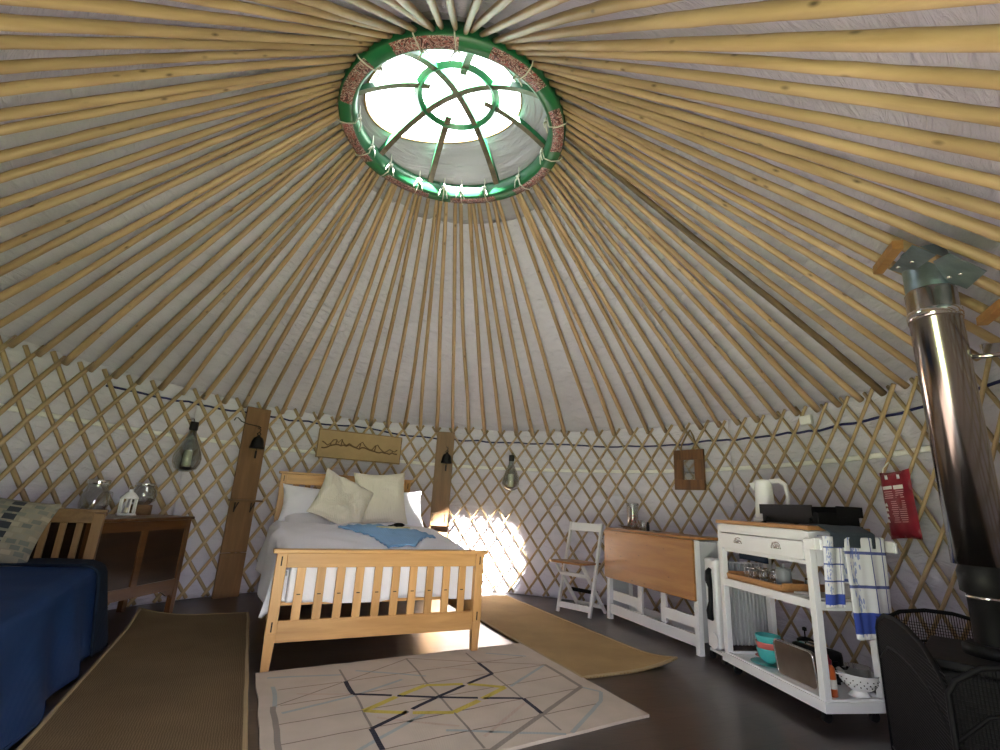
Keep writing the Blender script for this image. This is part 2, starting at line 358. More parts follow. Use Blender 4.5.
# ------------------------------------------------------------------ mesh helpers
class MB:
    def __init__(s):
        s.bm = bmesh.new(); s.uv = s.bm.loops.layers.uv.new('UVMap'); s.mi = 0
    def _fin(s, faces, smooth):
        for f in faces:
            f.smooth = smooth; f.material_index = s.mi
    def box(s, c, size, rot=None, bev=0.0, taper=None):
        M = Matrix.Translation(c)
        if rot is not None: M = M @ Euler(rot).to_matrix().to_4x4()
        x, y, z = (v / 2 for v in size)
        vs = []
        for dz in (-1, 1):
            k = taper if (taper and dz == -1) else 1.0
            for dx, dy in ((-1, -1), (1, -1), (1, 1), (-1, 1)):
                vs.append(s.bm.verts.new(M @ Vector((dx * x * k, dy * y * k, dz * z))))
        fs = [s.bm.faces.new([vs[i] for i in q]) for q in ((3, 2, 1, 0), (4, 5, 6, 7), (0, 1, 5, 4), (1, 2, 6, 5), (2, 3, 7, 6), (3, 0, 4, 7))]
        s._fin(fs, False)
        if bev > 0:
            es = list({e for f in fs for e in f.edges})
            r = bmesh.ops.bevel(s.bm, geom=es, offset=bev, segments=2, affect='EDGES', profile=0.6)
            s._fin(r['faces'], True)
        return s
    def tube(s, pts, rad, seg=10, cap=True, closed=False, squash=None, up=None):
        pts = [Vector(p) for p in pts]; n = len(pts)
        if isinstance(rad, (int, float)): rad = [rad] * n
        rings = []; L = 0; prev = None
        ref = Vector(up) if up else None
        for i, p in enumerate(pts):
            a = pts[i - 1] if (i > 0 or closed) else p
            b = pts[(i + 1) % n] if (i < n - 1 or closed) else p
            t = (b - a).normalized() if (b - a).length > 1e-9 else Vector((0, 0, 1))
            if ref is None:
                if prev is None:
                    u = t.orthogonal().normalized()
                else:
                    u = (prev - t * prev.dot(t)).normalized()
            else:
                u = (ref - t * ref.dot(t)).normalized()
            prev = u; w = t.cross(u)
            if i: L += (p - pts[i - 1]).length
            sq = squash if squash else (1, 1)
            rings.append(([s.bm.verts.new(p + (u * math.cos(2 * math.pi * k / seg) * sq[0] + w * math.sin(2 * math.pi * k / seg) * sq[1]) * rad[i]) for k in range(seg)], L))
        fs = []
        m = n if closed else n - 1
        for i in range(m):
            (A, la), (B, lb) = rings[i], rings[(i + 1) % n]
            if i == n - 1: lb = la + (pts[0] - pts[-1]).length
            for k in range(seg):
                k2 = (k + 1) % seg
                f = s.bm.faces.new((A[k], A[k2], B[k2], B[k])); fs.append(f)
                us = [(la, k / seg), (la, (k + 1) / seg), (lb, (k + 1) / seg), (lb, k / seg)]
                for lp, q in zip(f.loops, us): lp[s.uv].uv = (q[0], q[1] * 0.15)
        s._fin(fs, seg > 4)
        if cap and not closed:
            c = [s.bm.faces.new(list(reversed(rings[0][0]))), s.bm.faces.new(rings[-1][0])]
            s._fin(c, False)
        return s
    def cyl(s, p0, p1, r0, r1=None, seg=20):
        return s.tube([p0, p1], [r0, r0 if r1 is None else r1], seg)
    def lathe(s, prof, c=(0, 0, 0), seg=28, cap=True, M=None, flute=None):
        c = Vector(c); rings = []
        for r, z in prof:
            ring = []
            for k in range(seg):
                a = 2 * math.pi * k / seg
                rr = r * (1 + (flute if flute and k % 2 else 0))
                v = Vector((rr * math.cos(a), rr * math.sin(a), z))
                ring.append(s.bm.verts.new(c + (M @ v if M else v)))
            rings.append(ring)
        fs = []
        for A, B in zip(rings, rings[1:]):
            for k in range(seg):
                k2 = (k + 1) % seg
                fs.append(s.bm.faces.new((A[k], A[k2], B[k2], B[k])))
        s._fin(fs, True)
        if cap:
            cs = []
            if prof[0][0] > 1e-5: cs.append(s.bm.faces.new(list(reversed(rings[0]))))
            if prof[-1][0] > 1e-5: cs.append(s.bm.faces.new(rings[-1]))
            s._fin(cs, False)
        return s
    def prism(s, poly, t, M, smooth=False):
        # outline in local xy, thickness t along local z
        a = [s.bm.verts.new(M @ Vector((x, y, -t / 2))) for x, y in poly]
        b = [s.bm.verts.new(M @ Vector((x, y, t / 2))) for x, y in poly]
        fs = [s.bm.faces.new(list(reversed(a))), s.bm.faces.new(b)]
        n = len(poly)
        for i in range(n):
            j = (i + 1) % n
            fs.append(s.bm.faces.new((a[i], a[j], b[j], b[i])))
        s._fin(fs, smooth)
        return s
    def grid(s, fn, nu, nv, skip=None, wrap=False):
        V = [[s.bm.verts.new(fn(i / nu, j / nv)) for j in range(nv + 1)] for i in range(nu if wrap else nu + 1)]
        fs = []
        for i in range(nu):
            i2 = (i + 1) % nu if wrap else i + 1
            for j in range(nv):
                if skip and skip((i + .5) / nu, (j + .5) / nv): continue
                f = s.bm.faces.new((V[i][j], V[i2][j], V[i2][j + 1], V[i][j + 1])); fs.append(f)
                for lp, q in zip(f.loops, ((i, j), (i + 1, j), (i + 1, j + 1), (i, j + 1))): lp[s.uv].uv = (q[0] / nu, q[1] / nv)
        s._fin(fs, True)
        return s
    def pillow(s, size, M, n=18, pinch=0.12, noise_amp=0.012, seed=0, dent=0.0):
        w, h, t = size
        def P(u, v, sg):
            x = 2 * u - 1; y = 2 * v - 1
            k = max(0, (1 - abs(x) ** 2.6)) ** 0.55 * max(0, (1 - abs(y) ** 2.6)) ** 0.55
            px = x * (1 - pinch * (1 - abs(x)) * 0 - pinch * (1 - y * y) * abs(x))
            py = y * (1 - pinch * (1 - x * x) * abs(y))
            nz = noise.noise(Vector((x * 1.7 + seed, y * 1.7, sg * 2.0 + seed))) * noise_amp
            nz += noise.noise(Vector((x * 5 + seed, y * 3.2, sg * 3.0))) * noise_amp * 0.5
            z = sg * k * t / 2 + nz * (0.3 + k)
            if sg > 0 and dent: z -= dent * math.exp(-((x - .1) ** 2 * 6 + (y - .2) ** 2 * 5))
            return M @ Vector((px * w / 2, py * h / 2, z))
        s.grid(lambda u, v: P(u, v, 1), n, n)
        s.grid(lambda u, v: P(v, u, -1), n, n)
        bmesh.ops.remove_doubles(s.bm, verts=s.bm.verts, dist=0.0005)
        return s
    def build(s, name, mat, parent=None, loc=None, rot=None, solid=0.0, sub=0):
        bmesh.ops.recalc_face_normals(s.bm, faces=s.bm.faces) if not getattr(s, 'keep', False) else None
        me = bpy.data.meshes.new(name); s.bm.to_mesh(me); s.bm.free()
        for m in (mat if isinstance(mat, (list, tuple)) else [mat]): me.materials.append(MAT[m])
        o = bpy.data.objects.new(name, me); scene.collection.objects.link(o)
        if parent: o.parent = parent
        if loc is not None: o.location = loc
        if rot is not None: o.rotation_euler = rot
        if solid:
            md = o.modifiers.new('thickness', 'SOLIDIFY'); md.thickness = solid; md.offset = 0
        if sub:
            md = o.modifiers.new('smooth', 'SUBSURF'); md.levels = sub; md.render_levels = sub
        return o

def tag(o, label=None, cat=None, group=None, kind=None):
    if label: o['label'] = label
    if cat: o['category'] = cat
    if group: o['group'] = group
    if kind: o['kind'] = kind
    return o

def thing(name, label, cat, loc=(0, 0, 0), rotz=0.0, group=None):
    o = bpy.data.objects.new(name, None); scene.collection.objects.link(o)
    o.empty_display_size = 0.1
    o.location = loc; o.rotation_euler = (0, 0, rotz)
    return tag(o, label, cat, group)

def copy_tree(o, parent=None):
    c = o.copy(); scene.collection.objects.link(c); c.parent = parent
    for ch in list(o.children): copy_tree(ch, c)
    return c

# ------------------------------------------------------------------ the yurt
CX, CY, RW = -0.342, 3.227, 2.99
RX, RY, RR, RZ = -0.41, 2.83, 0.77, 3.50
WT = 1.87
def wp(az, r=RW, z=0.0):
    a = R_(az); return Vector((CX + r * math.sin(a), CY + r * math.cos(a), z))
def rp(az, r=RR, z=RZ):
    a = R_(az); return Vector((RX + r * math.sin(a), RY + r * math.cos(a), z))
def yaw(az): return R_(-az)     # local +y points outwards through the wall

# floor
mb = MB()
mb.prism([(3.12 * math.cos(2 * math.pi * k / 96), 3.12 * math.sin(2 * math.pi * k / 96)) for k in range(96)], 0.06, Matrix.Translation((CX, CY, -0.03)))
tag(mb.build('floor', 'floor'), kind='structure')
mb = MB(); mb.prism([(40 * math.cos(2 * math.pi * k / 48), 40 * math.sin(2 * math.pi * k / 48)) for k in range(48)], 0.1, Matrix.Translation((0, 0, -0.13)))
tag(mb.build('ground', 'dirt'), kind='structure')

# canvas walls, a doorway behind the camera
def wall_canvas(name, a0, a1, zb=0.0):
    mb = MB()
    n = int((a1 - a0) * 1.0)
    def f(u, v):
        az = a0 + (a1 - a0) * u; z = zb + v * (1.985 - zb)
        r = 3.045 + 0.010 * noise.noise(Vector((az * 0.25, z * 3.2, 0))) + 0.006 * noise.noise(Vector((az * .9, z * 9, 3)))
        r += 0.008 * math.sin(v * math.pi)
        return wp(az, r, z)
    mb.grid(f, n, 34)
    tag(mb.build(name, 'wallc', solid=0.004), kind='structure')
wall_canvas('wall_left', -173, -60)
wall_canvas('wall_back', -60, 60)
wall_canvas('wall_right', 60, 161)
wall_canvas('wall_front', 161, 187, 1.64)

# roof canvas: cone from wall head to crown
mb = MB()
def roof_f(u, v):
    az = 360 * u
    a = wp(az, 3.13, 1.873); b = rp(az, 0.74, RZ + 0.085)
    p = a.lerp(b, v)
    ph = (az + 0.3) / 4.0 * 2 * math.pi
    sag = 0.014 * math.sin(ph / 2) ** 2 * (1 - v * 0.8)
    w = 0.016 * noise.noise(Vector((az * 0.09, v * 11, 1.0))) + 0.009 * noise.noise(Vector((az * 0.35, v * 22, 5.0)))
    n = Vector((-math.sin(R_(az)), -math.cos(R_(az)), -1.45)).normalized()
    return p - n * (0.012 + w * (1 - v * .6) + sag * 0)
mb.grid(roof_f, 360, 60, wrap=True)
tag(mb.build('ceiling', 'roof', solid=0.004), kind='structure')

# door frame around the opening behind the camera
mb = MB()
for az in (161.5, 186.5):
    p = wp(az, 3.0, 0.82); mb.box(p, (0.06, 0.06, 1.62), (0, 0, yaw(az)))
c = wp(174, 2.99, 1.655); mb.box(c, (1.36, 0.10, 0.07), (0, 0, yaw(174)))
tag(mb.build('trim_1', 'walnut_v'), kind='structure')

# lattice: sections of crossed slats
K_TW = 13.4      # degrees travelled per metre of height
def lattice(a0, a1, label, za=1.95):
    root = thing('lattice_panel', label, 'lattice', tuple(wp((a0 + a1) / 2, 2.985, 0)), 0)
    off = -Vector(root.location)
    inner, outer = [], []
    for sgn, r, store in ((1, 2.966, inner), (-1, 2.992, outer)):
        # slats that end at the head inside this section
        k = math.ceil((a0 + 0.3) / 4)
        span = K_TW * 1.86
        ks = range(k - 8, int((a1 + 0.3) // 4) + 8)
        for kk in ks:
            top = 4 * kk - 0.3
            pts = []; rads = []
            bot = top - sgn * span
            # clip to the section's azimuth range, staggered ends
            N = 14
            z0, z1 = 0.02, 1.93 + random.uniform(-.015, .02)
            jit = random.uniform(-.25, .25)
            rr = random.uniform(0.0145, 0.0175)
            for i in range(N + 1):
                z = z0 + (z1 - z0) * i / N
                az = top - sgn * K_TW * (1.86 - z) + jit * math.sin(z * 2.2 + kk)
                if az < a0 - 1.2 or az > a1 + 1.2: continue
                pts.append(wp(az, r + 0.003 * math.sin(z * 5 + kk), z) + off)
            if len(pts) >= 3: store.append((pts, rr))
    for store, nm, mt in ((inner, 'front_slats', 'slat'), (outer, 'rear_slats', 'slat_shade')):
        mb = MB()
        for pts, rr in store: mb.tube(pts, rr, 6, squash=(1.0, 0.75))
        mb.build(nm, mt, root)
    return root
lattice(-168, -110, 'lattice wall section behind the blue daybed beside the doorway')
lattice(-108.5, -63, 'lattice wall section behind the dark oak dresser at the far left')
lattice(-64, -12, 'lattice wall section behind the bed head carrying the hessian picture')
lattice(-13, 33, 'lattice wall section between right shelf board and white folding chair')
lattice(31, 93, 'lattice wall section behind the drop-leaf table and white trolley')
lattice(90, 156, 'lattice wall section behind the stove flue at the far right')

# roof poles
FEAT = [(-49.2, 'the tall left wall board'), (-26.2, 'the hessian picture'), (-6.2, 'the right wall board'), (11.0, 'the small hanging glass bottle'),
        (34, 'the white folding chair'), (53, 'the rope-hung mirror'), (77.2, 'the small white box'), (93.5, 'the red fire blanket pouch')]
ORD = ['first', 'second', 'third', 'fourth', 'fifth', 'sixth', 'seventh', 'eighth', 'ninth', 'tenth', 'eleventh', 'twelfth', 'thirteenth']
def pole_label(az):
    if az < -96 or az > 100: return None
    best = min(FEAT, key=lambda f: abs(f[0] - az))
    d = az - best[0]
    n = int(abs(d) // 4)
    side = 'right' if d > 0 else 'left'
    return 'peeled pine roof pole, its foot %s to the %s of %s' % (ORD[n], side, best[1])
for k in range(90):
    az = 4 * k - 0.3
    if az > 180: az -= 360
    if abs(az - 27.7) < 0.1: continue          # one is missing behind the folding chair
    dark = abs(az - 91.7) < 0.1
    foot = wp(az, 2.925, 1.865); 
    # foot seats against the inner side of the lattice head, tip plugs into the crown rim
    ta = az + 1.2 * math.sin(k * 1.7)
    tip = rp(ta, RR - 0.015, RZ + 0.01 + 0.012 * math.sin(k * 2.3))
    d = tip - foot; L = d.length
    mb = MB()
    b1, b2 = random.uniform(-.024, .024), random.uniform(-.014, .014)
    b3 = random.uniform(-.008, .008)
    pts, rad = [], []
    r0 = random.uniform(0.0195, 0.0265)
    N = 22
    for i in range(N + 1):
        t = i / N
        pts.append((t * L, b1 * math.sin(math.pi * t) + b2 * math.sin(2.3 * math.pi * t) * (1 - t), abs(b3) * math.sin(math.pi * t) + 0.0015 * random.uniform(-1, 1)))
        rad.append((r0 * (1 - t) + 0.0165 * t) * (1 + 0.03 * random.uniform(-1, 1)) * (0.8 if i == N else 1))
    mb.tube(pts, rad, 12)
    o = mb.build('roof_pole', 'pole_dark' if dark else 'pole')
    X = d.normalized(); Y = Vector((0, 0, 1)).cross(X).normalized(); Z = X.cross(Y)
    Mx = Matrix((X, Y, Z)).transposed().to_4x4(); Mx.translation = foot
    o.matrix_world = Mx
    lb = pole_label(az)
    if dark: lb = 'dark-stained roof pole running down to the lattice left of the flue'
    if lb is None: lb = 'peeled pine roof pole overhead on the doorway side of the tent'
    tag(o, lb, 'roof pole', 'roof poles fanning out from the crown')

# crown wheel
crown = thing('skylight_crown', 'green painted round roof crown with arched spokes and red scrollwork', 'roof crown', (RX, RY, RZ))
mb = MB()
NS = 96
prof = [(RR - 0.115, 0.03), (RR - 0.105, -0.035), (RR - 0.085, -0.05), (RR - 0.01, -0.045), (RR, -0.03), (RR, 0.06), (RR - 0.11, 0.06)]
uvl = mb.uv
rings = []
for i in range(NS):
    a = 2 * math.pi * i / NS
    rings.append([mb.bm.verts.new((r * math.sin(a), r * math.cos(a), z)) for r, z in prof])
for i in range(NS):
    A, B = rings[i], rings[(i + 1) % NS]
    for j in range(len(prof)):
        j2 = (j + 1) % len(prof)
        f = mb.bm.faces.new((A[j], B[j], B[j2], A[j2])); f.smooth = True
        f.material_index = 1 if j in (2,) else 0
        for lp, q in zip(f.loops, ((i, j), (i + 1, j), (i + 1, j + 1), (i, j + 1))): lp[uvl].uv = (q[0] / NS * 8 + 0.15, q[1] / 7)
mb.build('rim', ['green', 'rim'], crown)
def dome(r): return 0.345 - 0.315 * (r / 0.68) ** 2
def spoke(az0, r0, r1):
    a = R_(az0)
    mb = MB(); W = 0.022
    N = 14
    ex = Vector((math.cos(a), -math.sin(a), 0))
    prevs = None
    for i in range(N + 1):
        r = r0 + (r1 - r0) * i / N
        c = Vector((r * math.sin(a), r * math.cos(a), dome(abs(r))))
        ring = [mb.bm.verts.new(c + ex * sx * W + Vector((0, 0, sz * 0.022))) for sx, sz in ((-1, -1), (1, -1), (1, 1), (-1, 1))]
        if prevs:
            for k in range(4):
                f = mb.bm.faces.new((prevs[k], prevs[(k + 1) % 4], ring[(k + 1) % 4], ring[k]))
                f.material_index = 1 if k == 0 else 0
        else: mb.bm.faces.new(list(reversed(ring)))
        prevs = ring
    mb.bm.faces.new(prevs)
    mb.build('spoke', ['green', 'brown_edge'], crown)
spoke(27, -0.68, 0.68); spoke(117.5, -0.68, 0.68)
for az in (78, 165, 246.5, 338): spoke(az, 0.20, 0.68)
mb = MB()
pts = [(0.275 * math.sin(2 * math.pi * k / 48), 0.275 * math.cos(2 * math.pi * k / 48), dome(.275) - 0.004) for k in range(48)]
mb.tube(pts, 0.028, 4, closed=True, up=(0, 0, 1))
mb.build('inner_ring', 'green', crown)
# cord ties around the rim
for az in (20, 48, 74, 100, 138, 172, 190, 222, 262, 285, 305, 328, 350, 2):
    mb = MB()
    a = R_(az + random.uniform(-3, 3)); s_, c_ = math.sin(a), math.cos(a)
    def q(r, z, da=0.0): return (r * math.sin(a + da), r * math.cos(a + da), z)
    mb.tube([q(RR - .12, .10), q(RR - .125, .02), q(RR - .105, -.048), q(RR - .05, -.058), q(RR + .005, -.045, .01), q(RR + .04, .0, .02)], 0.0045, 5)
    L_ = random.uniform(0.05, .11)
    mb.tube([q(RR - .125, .0), q(RR - .14, -.03, .03), q(RR - .13, -.03 - L_ * .6, .05)], [0.006, .005, .004], 5)
    mb.tube([q(RR - .125, .0), q(RR - .13, -.02, -.04), q(RR - .12, -.03 - L_ * .4, -.06)], [0.006, .005, .004], 5)
    mb.tube([q(RR - .128, .015, -.02), q(RR - .132, -.01, 0), q(RR - .128, .015, .02)], 0.010, 6)
    mb.build('cord_tie', 'tie', crown)

# crown cover: canvas with a round clear window
WCX, WCY, WA, WB = -0.49 - RX, 2.80 - RY, 0.535, 0.445
mb = MB()
def cover(u, v):
    a = 2 * math.pi * u
    # from window edge (v=0) to beyond the rim (v=1)
    p0 = Vector((WCX + WA * math.sin(a), WCY + WB * math.cos(a)))
    p1 = Vector((1.02 * math.sin(a), 1.02 * math.cos(a)))
    p = p0.lerp(p1, v); r = p.length
    z = dome(min(r, 0.68)) + 0.045 + 0.02 * min(1, max(0, r - .5) / .18) - max(0, r - 0.68) * 0.5
    z += 0.012 * noise.noise(Vector((p.x * 6, p.y * 6, 0))) * math.sin(math.pi * v)
    return Vector((p.x, p.y, z))
mb.grid(cover, 72, 12, wrap=True)
cv = mb.build('crown_cover', 'crown_cloth', loc=(RX, RY, RZ), solid=0.004)
tag(cv, 'grey canvas cover over the roof crown with a round clear window', 'crown cover')
mb = MB()
def pane(u, v):
    a = 2 * math.pi * u
    p = Vector((WCX + WA * 1.01 * math.sin(a) * v, WCY + WB * 1.01 * math.cos(a) * v)); r = p.length
    return Vector((p.x, p.y, dome(r) + 0.047))
def pane_safe(u, v): return pane(u, max(v, 0.002))
mb.grid(pane_safe, 48, 8, wrap=True)
mb.build('window_pane', 'vinyl', cv)
mb = MB()
pts = [pane(k / 72, 1.0) for k in range(72)]
mb.tube(pts, 0.008, 6, closed=True)
mb.build('window_seam', 'jute', cv)

# strap band around the canvas and the navy rope at the wall head
def ring_tube(keys, r, rad, name, mat, squash=None, dz=0.0, step=2.0, wob=0.0):
    mb = MB(); pts = []
    a = keys[0][0]
    while a <= keys[-1][0]:
        for (a0, z0), (a1, z1) in zip(keys, keys[1:]):
            if a0 <= a <= a1:
                t = (a - a0) / (a1 - a0); z = z0 + (z1 - z0) * t
        pts.append(wp(a, r, z + dz + wob * noise.noise(Vector((a * 0.3, 0, 0)))))
        a += step
    mb.tube(pts, rad, 8, squash=squash, up=(0, 0, 1))
    return mb.build(name, mat)
o = ring_tube([(-168, 1.47), (-86, 1.48), (-37, 1.48), (0, 1.45), (45, 1.45), (81, 1.48), (155, 1.5)], 3.020, 0.019, 'wall_strap', 'strap', (1.0, 0.2))
tag(o, 'white webbing strap running round the canvas behind the lattice', 'strap')
o = ring_tube([(-76, 1.80), (-34, 1.82), (-25, 1.84), (-17, 1.79), (0, 1.78), (22, 1.77), (32, 1.735), (50, 1.725), (56, 1.745), (74, 1.73), (92, 1.74), (130, 1.76)], 3.008, 0.0095, 'head_rope', 'rope', wob=0.02)
tag(o, 'navy blue rope threaded along the top of the lattice', 'rope')

# ------------------------------------------------------------------ rugs
def rug(name, label, origin, ux, w, l, mat, edge=None, curl=None, thick=0.012, wob=0.006, seed=0, bind=0.02):
    # origin: near-left... ux: angle of width direction; local x width, local y length
    o = thing(name, label, 'rug', (origin[0], origin[1], 0), ux)
    mb = MB()
    def z(x, y):
        zz = 0.0
        if curl:
            for cx, cy, rad, h in curl:
                d = math.hypot(x - cx, y - cy)
                if d < rad: zz += h * (1 - d / rad) ** 2
        return zz
    def f(u, v):
        x = u * w; y = v * l
        ex = wob * noise.noise(Vector((y * 3 + seed, 1, 0))) * (1 if u < .5 else -1) * (abs(u - .5) * 2)
        ey = wob * noise.noise(Vector((x * 3 + seed, 4, 0))) * (abs(v - .5) * 2)
        return Vector((x + ex, y + ey, thick / 2 + 0.001 + z(x, y)))
    mb.grid(f, 40, 60)
    mb.build('pile' if edge is None else 'weave', mat, o, solid=thick)
    if edge:
        mb = MB(); b = bind
        for (x0, x1, y0, y1) in ((0, b, 0, l), (w - b, w, 0, l), (b, w - b, 0, b), (b, w - b, l - b, l)):
            def g(u, v):
                x = x0 + (x1 - x0) * u; y = y0 + (y1 - y0) * v
                U, Vv = x / w, y / l
                ex = wob * noise.noise(Vector((y * 3 + seed, 1, 0))) * (1 if U < .5 else -1) * (abs(U - .5) * 2)
                ey = wob * noise.noise(Vector((x * 3 + seed, 4, 0))) * (abs(Vv - .5) * 2)
                return Vector((x + ex, y + ey, thick / 2 + 0.0035 + z(x, y)))
            mb.grid(g, 30 if x1 - x0 > .1 else 2, 60 if y1 - y0 > .1 else 2)
        mb.build('binding', edge, o, solid=thick)
    return o
# length axis of the sisal runners points from the doorway to the back left
axl = math.atan2(-0.44, -0.90) + math.pi
def place_rug_frame(near_left, direction): return near_left
ang = math.atan2(0.436, 0.90)     # width direction
rug('sisal_rug', 'golden sisal runner between bed and drop-leaf table, near corner curling up', (0.60, 3.34), ang, 0.80, 2.56, 'sisal', 'sisal_edge', curl=[(0.8, 0.0, 0.45, 0.055)], seed=2)
rug('sisal_rug', 'shade-darkened sisal runner between blue daybed and bed, far corner folded', (-1.38, 1.37), ang, 0.80, 3.14, 'sisal_dim', 'sisal_edge', curl=[(0.0, 3.14, 0.42, 0.07)], seed=9)

# patterned rug
rg = thing('patterned_rug', 'beige wool rug with line pattern in black, yellow and grey at bed foot', 'rug', (-1.3, 3.12, 0), 0)
RU, RV = Vector((1.56, 0.92)), Vector((0.60, -1.20))
def rugp(u, v, z=0):
    w1 = 0.012 * noise.noise(Vector((u * 5, v * 5, 0)))
    p = RU * u + RV * v
    lift = 0.0
    return Vector((p.x + w1 * .6, p.y + w1, z + lift))
mb = MB()
RUGM = ['rug']
mb.grid(lambda u, v: rugp(u, v, 0) + Vector((0, 0, 0.015)), 40, 40)
mb.grid(lambda u, v: rugp(v, u, 0) + Vector((0, 0, 0.001)), 40, 40)
for e0, e1 in (((0, 0), (1, 0)), ((1, 0), (1, 1)), ((1, 1), (0, 1)), ((0, 1), (0, 0))):
    mb.grid(lambda u, v: rugp(e0[0] + (e1[0] - e0[0]) * u, e0[1] + (e1[1] - e0[1]) * u, 0) + Vector((0, 0, 0.001 + 0.014 * v)), 40, 1)
PAT = {
 'rug_blue': (0.022, [[(0.933, .668), (0.975, .75), (0.928, .825), (.72, 1.0)], [(.042, .19), (.04, .40)], [(.055, .46), (.25, .40), (.42, .30)], [(.72, .55), (.94, .37)], [(.42, .81), (.56, .90), (.70, 1.0)], [(.11, .90), (.25, .78), (.40, .66)], [(.30, .12), (.5, .30)], [(.80, .10), (.93, .22)], [(.03, .08), (.25, .15)]]),
 'rug_pink': (0.018, [[(.28, .62), (.46, .80)], [(.55, .20), (.70, .33)], [(.5, .9), (.7, .72)], [(.10, .30), (.25, .38)]]),
 'rug_yellow': (0.034, [[(.255, .55), (.36, .475)], [(.375, .465), (.475, .40)], [(.475, .40), (.585, .45)], [(.60, .46), (.70, .55)], [(.70, .55), (.595, .62)], [(.58, .63), (.48, .69)], [(.48, .69), (.375, .635)], [(.36, .625), (.255, .55)]]),
 'rug_thin': (0.007, [[(.051, .235), (.24, .235)], [(.25, .235), (.915, .222)], [(.055, .39), (.94, .37)], [(.04, .55), (.94, .525)], [(.037, .695), (.93, .68)], [(.04, .85), (.9, .84)],
                      [(.036, .39), (.25, .235), (.497, .04), (.735, .22), (.945, .364)]]),
 'rug_grey': (0.012, [[(.2535, .08), (.2535, .97)], [(.49, .04), (.475, .97)], [(.725, .06), (.70, .97)]]),
 'rug_thin2': (0.026, [[(.945, .364), (.938, .672), (.486, .99)], [(.036, .39), (.036, .75), (.30, .93), (.486, .99)]]),
 'rug_black': (0.024, [[(.251, .235), (.250, .385)], [(.250, .385), (.35, .455)], [(.365, .465), (.470, .538)], [(.470, .538), (.38, .605)], [(.365, .615), (.25, .70)], [(.25, .70), (.252, .85)],
                       [(.470, .538), (.585, .465)], [(.60, .455), (.72, .383)], [(.72, .383), (.72, .225)], [(.477, .541), (.585, .605)], [(.60, .615), (.71, .683)], [(.71, .683), (.706, .83)]]),
}
for key, (wd, lines) in PAT.items():
    RUGM.append('rug_grey' if key == 'rug_thin2' else key); mb.mi = len(RUGM) - 1
    for ln in lines:
        for (u0, v0), (u1, v1) in zip(ln, ln[1:]):
            a = Vector((u0, v0)); b = Vector((u1, v1))
            A3 = rugp(*a, 0); B3 = rugp(*b, 0); L = (B3 - A3).length; n = max(2, int(L / 0.05))
            t = (B3 - A3).normalized(); nn = Vector((-t.y, t.x, 0))
            rows = []
            for i in range(n + 1):
                q = a.lerp(b, i / n); c = rugp(q.x, q.y, 0.0158 + (0.0006 if key in ('rug_black', 'rug_yellow') else 0) + (0.0004 if key == 'rug_thin2' else 0))
                j = wd * .12 * noise.noise(Vector((c.x * 40, c.y * 40, 0))) + (0.004 * noise.noise(Vector((c.x * 14, c.y * 14, 3))) if key == 'rug_thin' else 0)
                rows.append((mb.bm.verts.new(c + nn * (wd / 2 + j)), mb.bm.verts.new(c - nn * (wd / 2 - j))))
            for r0, r1 in zip(rows, rows[1:]):
                f = mb.bm.faces.new((r0[0], r0[1], r1[1], r1[0])); f.material_index = mb.mi
mb.build('pile', RUGM, rg)

# ------------------------------------------------------------------ bed
BED = thing('double_bed', 'honey pine slatted double bed standing in the middle of the tent', 'bed', (-0.685, 3.498, 0), R_(26.2))
def bed_end(y, h, rail, bz0, bz1, post_taper, name, low_slat, hx=0.670, xo=0.0):
    pw = 0.062
    for sx in (-1, 1):
        mb = MB()
        mb.box((xo + sx * hx, y, h / 2 + 0.10), (pw, 0.05, h - 0.2), bev=0.004)
        mb.box((xo + sx * hx, y, 0.10), (pw, 0.05, 0.2), taper=0.72)
        p = mb.build('post', 'pine_v', BED)
        for z in (h - 0.045, 0.24):
            mb = MB(); mb.box((xo + sx * hx, y - 0.0255, z), (0.008, 0.004, 0.055)); mb.build('bolt_slot', 'black', p)
    mb = MB(); mb.box((xo, y - 0.003, h + 0.012), (2 * hx + .11, 0.075, 0.024), bev=0.005); mb.build('cap_rail', 'pine', BED)
    mb = MB(); mb.box((xo, y, h - rail / 2), (2 * hx - pw, 0.03, rail), bev=0.003); mb.build('top_rail', 'pine', BED)
    mb = MB(); mb.box((xo, y, (bz0 + bz1) / 2), (2 * hx - pw, 0.032, bz1 - bz0), bev=0.003); mb.build('bottom_rail', 'pine', BED)
    for i in range(10):
        x = xo + (-0.545 + i * 1.09 / 9) * hx / .67
        mb = MB(); mb.box((x, y, (bz1 + h - rail) / 2), (0.052, 0.018, h - rail - bz1 + 0.02), bev=0.002)
        s_ = mb.build('slat', 'pine_v', BED)
        if low_slat:
            mb = MB(); mb.box((x, y - 0.0095, 0.415), (0.022, 0.003, 0.006)); mb.build('slot', 'black', s_)
bed_end(0.0, 0.655, 0.085, 0.15, 0.27, True, 'foot', True)
bed_end(2.04, 1.20, 0.10, 0.20, 0.36, True, 'head', False, 0.645, 0.03)
for sx in (-1, 1):
    mb = MB(); mb.box((sx * 0.675, 1.02, 0.28), (0.025, 2.0, 0.13), bev=0.003); mb.build('side_rail', 'pine', BED)
mb = MB()
for i in range(13): mb.box((0, 0.12 + i * 0.15, 0.345), (1.28, 0.07, 0.018))
mb.build('base_slats', 'pine', BED)

MT = thing('mattress', 'thick white mattress lying on the pine bed under the duvet', 'mattress', (-0.66, 3.51, 0), R_(26.2))
mb = MB(); mb.box((0, 1.02, 0.455), (1.27, 1.93, 0.20), bev=0.03); mb.build('ticking', 'pillow', MT)
